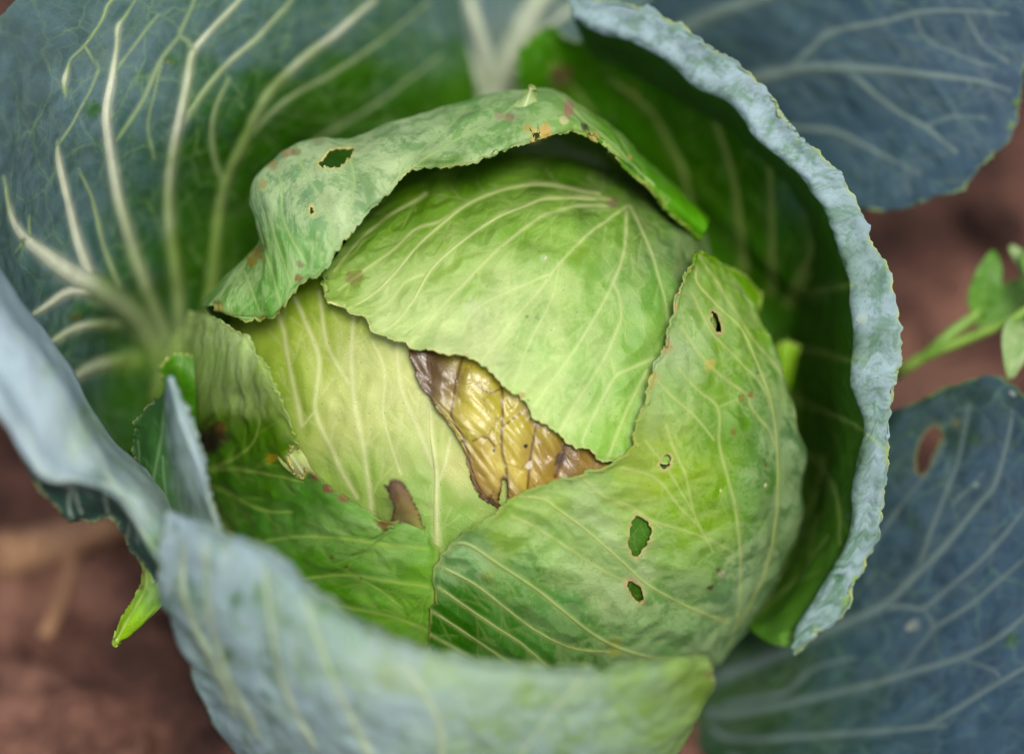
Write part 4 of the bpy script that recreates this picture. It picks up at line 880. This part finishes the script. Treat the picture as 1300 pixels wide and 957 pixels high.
# ---- K: upright fold of the front leaf with its dark inner face
leaf("outer_leaf",
     [[(196,506,-.8),(172,535,-.6),(168,570,-.4),(176,610,-.2),(190,650,0),(210,700,.2)],
      [(203,505,-1.8),(192,540,-1.5),(190,580,-1.3),(196,620,-1.2),(208,660,-1.2),(226,710,-1.2)],
      [(212,492,-3.0),(213,540,-2.4),(216,585,-2.0),(222,625,-2.0),(232,665,-2.2),(246,715,-2.4)],
      [(213,480,-3.6),(219,530,-3.6),(228,575,-3.4),(240,610,-3.4),(254,648,-3.4),(270,700,-3.4)],
      [(216,478,-4.2),(226,520,-4.4),(240,560,-4.4),(254,598,-4.3),(266,640,-4.2),(284,690,-4.2)],
      [(219,482,-4.0),(236,515,-4.1),(252,556,-4.1),(260,590,-4.0),(269,638,-4.0),(288,688,-4.0)]],
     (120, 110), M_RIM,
     [(180,550,C(64,112,60),.15),(200,600,C(56,104,46),.1),(216,640,C(60,96,70),.1),(228,540,C(170,190,186),.9),(247,590,C(176,194,190),.9),(255,560,C(176,194,180),.8),(262,630,C(160,180,160),.8),(215,490,C(150,176,176),.9),(238,660,C(96,124,110),.3),(212,560,C(60,100,60),.05),(206,540,C(60,100,60),.05)],
     veins=[([(190,652),(196,600),(204,560),(208,520)],5,2.5), ([(226,690),(212,630),(206,580)],4,2.5), ([(242,690),(228,640),(222,600)],5,3), ([(205,690),(180,610),(176,560)],3,2)],
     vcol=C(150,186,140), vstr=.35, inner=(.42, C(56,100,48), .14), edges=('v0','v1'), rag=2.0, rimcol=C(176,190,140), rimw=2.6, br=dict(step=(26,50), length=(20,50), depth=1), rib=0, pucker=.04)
leaf("outer_leaf",
     [[(210,456,1.5),(225,448,1.4),(245,452,1.5)],[(205,470,1.8),(225,470,1.4),(248,480,1.4)],[(208,500,2.2),(230,500,1.8),(250,510,1.6)],[(200,560,3.0),(225,560,2.6),(250,560,2.4)],[(210,640,5),(230,640,5),(250,640,5)]],
     (50, 70), M_HEAD, [(225,455,C(66,124,34),.05),(225,500,C(60,112,30),0),(220,580,C(56,100,30),0)], edges=('v0','u0'), rag=2.0, rib=0, br=None)

# ---- N: near leaf in front, leaning over the head
leaf("outer_leaf",
     [[(216,648,-5.0),(262,668,-5.8),(318,688,-6.2),(372,722,-6.4),(425,765,-6.4),(480,802,-6.2),(560,826,-6.0),(680,846,-5.6),(790,846,-5.0),(860,832,-4.4),(898,836,-4.0)],
      [(212,664,-5.4),(255,690,-6.3),(312,712,-6.8),(366,748,-7),(420,788,-7),(480,820,-6.8),(560,845,-6.5),(680,862,-6.1),(790,862,-5.5),(862,846,-4.9),(900,842,-4.3)],
      [(204,716,-5.2),(255,752,-6.2),(320,790,-6.8),(390,830,-7),(450,858,-6.9),(520,880,-6.7),(600,892,-6.3),(700,900,-5.8),(800,895,-5.1),(870,868,-4.5),(902,850,-4.1)],
      [(206,768,-4.6),(262,812,-5.6),(330,850,-6.2),(400,890,-6.4),(470,920,-6.3),(540,938,-6),(620,945,-5.6),(710,945,-5.1),(800,935,-4.5),(875,892,-3.9),(904,860,-3.7)],
      [(252,866,-3.4),(300,900,-4.2),(360,935,-4.8),(430,970,-5),(500,995,-4.9),(570,1005,-4.6),(640,1005,-4.2),(720,1000,-3.8),(800,980,-3.2),(870,930,-2.8),(900,880,-2.6)],
      [(310,960,-1.5),(360,990,-2),(420,1020,-2.4),(480,1040,-2.5),(540,1050,-2.4),(600,1050,-2.2),(660,1045,-2),(720,1035,-1.6),(780,1010,-1.2),(830,970,-.8),(850,930,-.6)],
      [(500,1000,5),(520,1005,5),(540,1010,5),(560,1010,5),(580,1010,5),(600,1010,5),(620,1010,5),(640,1005,5),(660,1000,5)],
      [(600,760,9.4),(610,760,9.4),(620,760,9.4),(630,760,9.4),(640,760,9.4)]],
     (200, 130), M_RIM,
     [(240,680,C(134,160,148),.8),(300,700,C(130,158,142),.7),(230,760,C(96,128,112),.7),(260,830,C(98,130,112),.7),(310,780,C(98,130,110),.7),(330,850,C(98,130,110),.7),(380,780,C(116,150,110),.6),(420,820,C(124,160,104),.5),(500,850,C(156,182,140),.5),(600,860,C(150,182,120),.4),
      (700,860,C(140,172,106),.35),(800,860,C(136,172,90),.25),(870,850,C(140,174,84),.1),(900,850,C(120,156,60),.05),(500,920,C(140,166,150),.6),(700,930,C(130,164,110),.5),(400,900,C(130,156,150),.6)],
     veins=[([(300,900),(265,830),(245,790),(232,740),(235,690)],12,6), ([(330,930),(290,860),(268,790),(262,720),(264,690)],9,5), ([(400,950),(360,870),(345,800),(335,720)],9,5), ([(480,980),(440,900),(410,830),(385,760)],9,5), ([(560,990),(560,930),(540,880),(510,840)],9,5), ([(640,990),(680,930),(720,880),(740,858)],5,3), ([(266,830),(254,800),(262,770)],3,2)],
     vcol=C(200,216,186), vstr=.55, fst=.4, crinkle=(0.0,.03,.8), dim=.78, edges=('v0','u0','u1'), rag=2.4, ruffle=.05, rimcol=C(176,196,120), rimw=3, br=dict(step=(26,50), length=(26,70)), rib=7.5, pucker=.05, big=.06,
     spots=[(325,745,7,C(84,120,80),.6),(330,760,8,C(84,120,80),.6),(290,830,10,C(80,116,60),.8),(252,800,8,C(70,108,60),.7),(300,760,9,C(70,104,70),.7),(350,830,9,C(76,112,70),.6),(420,850,10,C(86,124,60),.6),(340,880,8,C(70,104,70),.6),(240,760,10,C(90,130,70),.4),(262,820,5,C(110,146,60),.6),(902,858,6,C(120,110,60),.7),(310,800,8,C(96,130,90),.4)])

# ------------------------------------------------------------------ the soil
def soil_material():
    m = bpy.data.materials.new("soil"); m.use_nodes = True
    nt = m.node_tree; L = nt.links
    pr = nt.nodes["Principled BSDF"]
    tc = nd(nt, "ShaderNodeTexCoord")
    def noise(scale, detail, rough_=0.6):
        n = nd(nt, "ShaderNodeTexNoise"); L.new(tc.outputs["Object"], n.inputs["Vector"])
        n.inputs["Scale"].default_value = scale; n.inputs["Detail"].default_value = detail; n.inputs["Roughness"].default_value = rough_
        return n.outputs["Fac"]
    a, b, c = noise(14, 5), noise(60, 6, 0.7), noise(400, 4)
    ramp = nd(nt, "ShaderNodeValToRGB")
    e = ramp.color_ramp.elements
    e[0].position = 0.42; e[0].color = C(46, 33, 29) + (1,)
    e[1].position = 0.60; e[1].color = C(124, 92, 79) + (1,)
    k = ramp.color_ramp.elements.new(0.5); k.color = C(82, 57, 49) + (1,)
    L.new(mathn(nt, 'ADD', mathn(nt, 'MULTIPLY', a, 0.55), mathn(nt, 'ADD', mathn(nt, 'MULTIPLY', b, 0.3), mathn(nt, 'MULTIPLY', c, 0.15))), ramp.inputs[0])
    L.new(ramp.outputs[0], pr.inputs["Base Color"])
    pr.inputs["Roughness"].default_value = 0.95
    pr.inputs["Specular IOR Level"].default_value = 0.15
    bp = nd(nt, "ShaderNodeBump"); bp.inputs["Strength"].default_value = 0.9; bp.inputs["Distance"].default_value = 0.004
    L.new(mathn(nt, 'ADD', b, mathn(nt, 'MULTIPLY', c, 0.4)), bp.inputs["Height"]); L.new(bp.outputs[0], pr.inputs["Normal"])
    return m
M_SOIL = soil_material()
n_a, n_b, n_c = rng_noise(31, 6.0), rng_noise(32, 18.0), rng_noise(33, 45.0)
def soil_z(x, y):
    r = np.hypot(x, y - 0.03)
    k = np.exp(-(r / 1.2) ** 2)
    return (0.006 * n_a(x, y) + 0.004 * n_b(x, y) * k + 0.0022 * n_c(x, y) * k) * np.clip(r / 0.06, 0.3, 1) - 0.002
s = np.linspace(-1, 1, 300)
ax = np.sign(s) * (np.abs(s) * 0.35 + np.abs(s) ** 5 * 12)
GX, GY = np.meshgrid(ax, ax)
GZ = soil_z(GX, GY)
gi = np.arange(300 * 300).reshape(300, 300)
GF = np.stack([gi[:-1, :-1], gi[:-1, 1:], gi[1:, 1:], gi[1:, :-1]], -1).reshape(-1, 4)
g = link_mesh("ground", np.stack([GX, GY, GZ], -1).reshape(-1, 3), GF, M_SOIL, None, origin=np.zeros(3))
g["kind"] = "structure"; g["label"] = "reddish brown crumbly garden soil"

def clods():
    r = np.random.RandomState(4)
    ico = bmesh.new(); bmesh.ops.create_icosphere(ico, subdivisions=2, radius=1.0)
    base = np.array([v.co for v in ico.verts]); fc = np.array([[v.index for v in f.verts] for f in ico.faces]); ico.free()
    VV, FF = [], []
    for k in range(900):
        x, y = r.uniform(-0.55, 0.55), r.uniform(-0.35, 0.75)
        if math.hypot(x, y - 0.027) < 0.04: continue
        sz = 0.0022 + 0.016 * r.rand() ** 3.5
        nn = rng_noise(k + 900, 0.35, 5)
        q = base * (1 + 0.22 * nn(base[:, 0] + base[:, 2], base[:, 1] - base[:, 2]))[:, None] * r.uniform(0.7, 1.2, 3)
        a = r.uniform(0, 6.28); R_ = np.array([[math.cos(a), -math.sin(a), 0], [math.sin(a), math.cos(a), 0], [0, 0, 1]])
        q = q @ R_.T * sz + np.array([x, y, float(soil_z(x, y)) + sz * 0.35])
        FF.append(fc + len(VV) * len(base)); VV.append(q)
    o = link_mesh("soil_crumbs", np.vstack(VV), np.vstack(FF), M_SOIL, None, origin=np.zeros(3))
    o["kind"] = "stuff"; o["label"] = "loose crumbs and clods of brown soil"; o["category"] = "soil"
clods()

def simple_material(name, c1, c2, scale=40.0, rough=0.6, transl=0.0):
    m = bpy.data.materials.new(name); m.use_nodes = True
    nt = m.node_tree; L = nt.links; pr = nt.nodes["Principled BSDF"]
    tc = nd(nt, "ShaderNodeTexCoord"); n = nd(nt, "ShaderNodeTexNoise"); L.new(tc.outputs["Object"], n.inputs["Vector"])
    n.inputs["Scale"].default_value = scale; n.inputs["Detail"].default_value = 5
    base = mixc(nt, maprange(nt, n.outputs["Fac"], 0.35, 0.65), c1, c2)
    L.new(base, pr.inputs["Base Color"]); pr.inputs["Roughness"].default_value = rough
    bp = nd(nt, "ShaderNodeBump"); bp.inputs["Distance"].default_value = 0.0006; L.new(n.outputs["Fac"], bp.inputs["Height"]); L.new(bp.outputs[0], pr.inputs["Normal"])
    if transl:
        out = nt.nodes["Material Output"]; tr = nd(nt, "ShaderNodeBsdfTranslucent"); L.new(base, tr.inputs[0])
        mx = nd(nt, "ShaderNodeMixShader"); mx.inputs[0].default_value = transl
        L.new(pr.outputs[0], mx.inputs[1]); L.new(tr.outputs[0], mx.inputs[2]); L.new(mx.outputs[0], out.inputs[0])
    return m

def tube_data(pts, rad, K=12, wob=0.05, seed=1):
    P = crom(np.array(pts, float), np.linspace(0, len(pts) - 1, 8 * len(pts)))
    Rr = np.interp(np.linspace(0, 1, len(P)), np.linspace(0, 1, len(rad)), rad)
    T = np.gradient(P, axis=0); T /= np.linalg.norm(T, axis=1)[:, None]
    up = np.array([0.3, 0.2, 1.0]); nz = rng_noise(seed, 0.8)
    VV, FF = [], []
    for i in range(len(P)):
        a = np.cross(T[i], up); a /= np.linalg.norm(a); b = np.cross(T[i], a)
        for k in range(K):
            t = 2 * math.pi * k / K
            q = Rr[i] * (1 + wob * float(nz(i * 0.4, k * 0.7)))
            VV.append(P[i] + (a * math.cos(t) + b * math.sin(t)) * q)
    for i in range(len(P) - 1):
        for k in range(K):
            FF.append((i * K + k, i * K + (k + 1) % K, (i + 1) * K + (k + 1) % K, (i + 1) * K + k))
    FF.append(tuple(range(K))[::-1]); FF.append(tuple((len(P) - 1) * K + k for k in range(K)))
    return np.array(VV), FF

# dry stalk lying on the soil at the lower left
def on_soil(x, y, lift):
    p = unproj(np.array(float(x)), np.array(float(y)), np.array(ground_depth(x, y, lift)))
    p[2] = float(soil_z(p[0], p[1])) + lift
    return p
M_STALK = simple_material("dry_stalk", C(150, 116, 86), C(116, 86, 64), 60, 0.8)
def stalk(px, rad, label, seed):
    pts = [on_soil(x, y, rad * 0.8) for x, y in px]
    V_, F_ = tube_data(pts, [rad, rad * 1.05, rad * 0.92, rad * 0.7], 16, 0.07, seed)
    o = link_mesh("dry_stalk", V_, F_, M_STALK, None, origin=pts[0])
    o.location = pts[0]
    o["label"] = label; o["category"] = "stalk"
    # a node ring and a broken side twig
    a, b = pts[1], pts[2]
    c = a * 0.5 + b * 0.5
    ax_ = (b - a) / np.linalg.norm(b - a)
    V2, F2 = tube_data([c - ax_ * 0.004, c, c + ax_ * 0.004], [rad * 0.9, rad * 1.18, rad * 0.9], 16, 0.05, seed + 1)
    link_mesh("stem_node", V2, F2, M_STALK, o, origin=pts[0])
    return o
stalk([(-120, 738), (-30, 716), (60, 686), (130, 664), (190, 640)], 0.0072, "thick dry tan stalk lying on the soil below the curled leaf rim", 3)
stalk([(55, 800), (80, 740), (92, 700), (100, 690)], 0.0024, "thin dry twig lying on the soil beside the thick stalk", 9)

# ------------------------------------------------------------------ the weed at the right
M_WEED = simple_material("weed_leaf", C(104, 156, 56), C(84, 138, 44), 120, 0.5, 0.3)
M_WEEDP = simple_material("weed_leaf_underside", C(150, 176, 120), C(120, 158, 86), 160, 0.6, 0.25)
M_WSTEM = simple_material("weed_stem", C(126, 162, 70), C(104, 146, 56), 120, 0.5)
wroot = on_soil(1078, 520, 0.0)
weed = bpy.data.objects.new("weed_plant", None); COL.objects.link(weed); weed.location = wroot
weed["label"] = "small hairy green weed with oval leaves growing in the soil beside the cabbage"; weed["category"] = "weed"
up3 = lambda x, y, d: unproj(np.array(float(x)), np.array(float(y)), np.array(float(d)))
def wtube(name, pts, rad, mat, seed):
    V_, F_ = tube_data(pts, rad, 10, 0.04, seed)
    return link_mesh(name, V_, F_, mat, weed, origin=wroot)
mains = [wroot - np.array([0, 0, .004]), up3(1105, 500, 10.5), up3(1140, 474, 6.2), up3(1178, 450, 5.0), up3(1230, 429, 4.2), up3(1270, 412, 3.6), up3(1305, 392, 3.2), up3(1350, 350, 3.0)]
ms = wtube("stem", mains, [.0016, .0017, .0018, .0018, .0017, .0015, .0014, .001], M_WSTEM, 21)
wtube("stem", [up3(1178, 450, 5.0), up3(1205, 425, 4.9), up3(1235, 402, 5.0), up3(1250, 385, 5.2)], [.0018, .0019, .0015, .0011], M_WSTEM, 22)
def hairs():
    r = np.random.RandomState(8); VV, FF = [], []
    P = crom(np.array(mains), np.linspace(2.6, 6.6, 260))
    for p in P:
        d = r.normal(size=3); d /= np.linalg.norm(d); side = np.cross(d, [0.3, 0.9, 0.2]); side /= np.linalg.norm(side)
        L_ = r.uniform(.0012, .0026); w = .00006; i = len(VV)
        VV += [p + side * w, p - side * w, p + d * (.0014 + L_)]; FF.append((i, i + 1, i + 2))
    h = link_mesh("stem_hair", np.array(VV), FF, M_WEEDP, ms, origin=wroot); h["kind"] = "stuff"
hairs()
def wleaf(base, tip, wid, bow, mat, cup=0.25, n=18, name="leaf", seed=0, side_hint=None):
    base, tip = np.array(base), np.array(tip); ax_ = tip - base; Ln = np.linalg.norm(ax_); ax_ /= Ln
    sh = RGT if side_hint is None else np.array(side_hint)
    nrm = -FWD - ax_ * np.dot(-FWD, ax_); nrm /= np.linalg.norm(nrm)
    sd2 = np.cross(ax_, nrm)
    VV = []; K = 9
    nz = rng_noise(seed + 60, 2.0)
    for i in range(n + 1):
        t = i / n
        w = wid * (math.sin(math.pi * min(1, t * 0.97 + 0.03) ** 0.8)) ** 0.75 + 0.0004
        for k in range(K):
            q = k / (K - 1) * 2 - 1
            h = bow * math.sin(math.pi * t) + cup * wid * (q * q) - 0.0006 * math.exp(-(q * 5) ** 2) + 0.0004 * float(nz(t * 2, q))
            VV.append(base + ax_ * Ln * t + sd2 * q * w + nrm * h)
    VV = np.array(VV); ii = np.arange((n + 1) * K).reshape(n + 1, K)
    FF = np.stack([ii[:-1, :-1], ii[:-1, 1:], ii[1:, 1:], ii[1:, :-1]], -1).reshape(-1, 4)
    o = link_mesh(name, VV, FF, mat, weed, origin=wroot)
    md = o.modifiers.new("thickness", 'SOLIDIFY'); md.thickness = 0.0004; md.offset = -1
    return o
wleaf(up3(1240, 398, 5.0), up3(1262, 318, 4.6), .0044, .002, M_WEED, seed=1)
wleaf(up3(1236, 408, 5.2), up3(1318, 352, 5.6), .0044, -.001, M_WEED, seed=2)
wleaf(up3(1291, 404, 3.4), up3(1282, 481, 2.6), .0040, .002, M_WEEDP, seed=3)
wleaf(up3(1305, 392, 3.2), up3(1350, 420, 3.0), .0045, .002, M_WEED, seed=4)
wleaf(up3(1320, 360, 4.4), up3(1282, 312, 4.2), .0022, .001, M_WEEDP, seed=5)
wleaf(up3(1325, 372, 3.4), up3(1300, 318, 3.6), .0030, .001, M_WEED, seed=6)
wtube("stem", [up3(1305, 392, 3.2), up3(1318, 375, 3.8), up3(1320, 360, 4.4)], [.0012, .0010, .0008], M_WSTEM, 23)
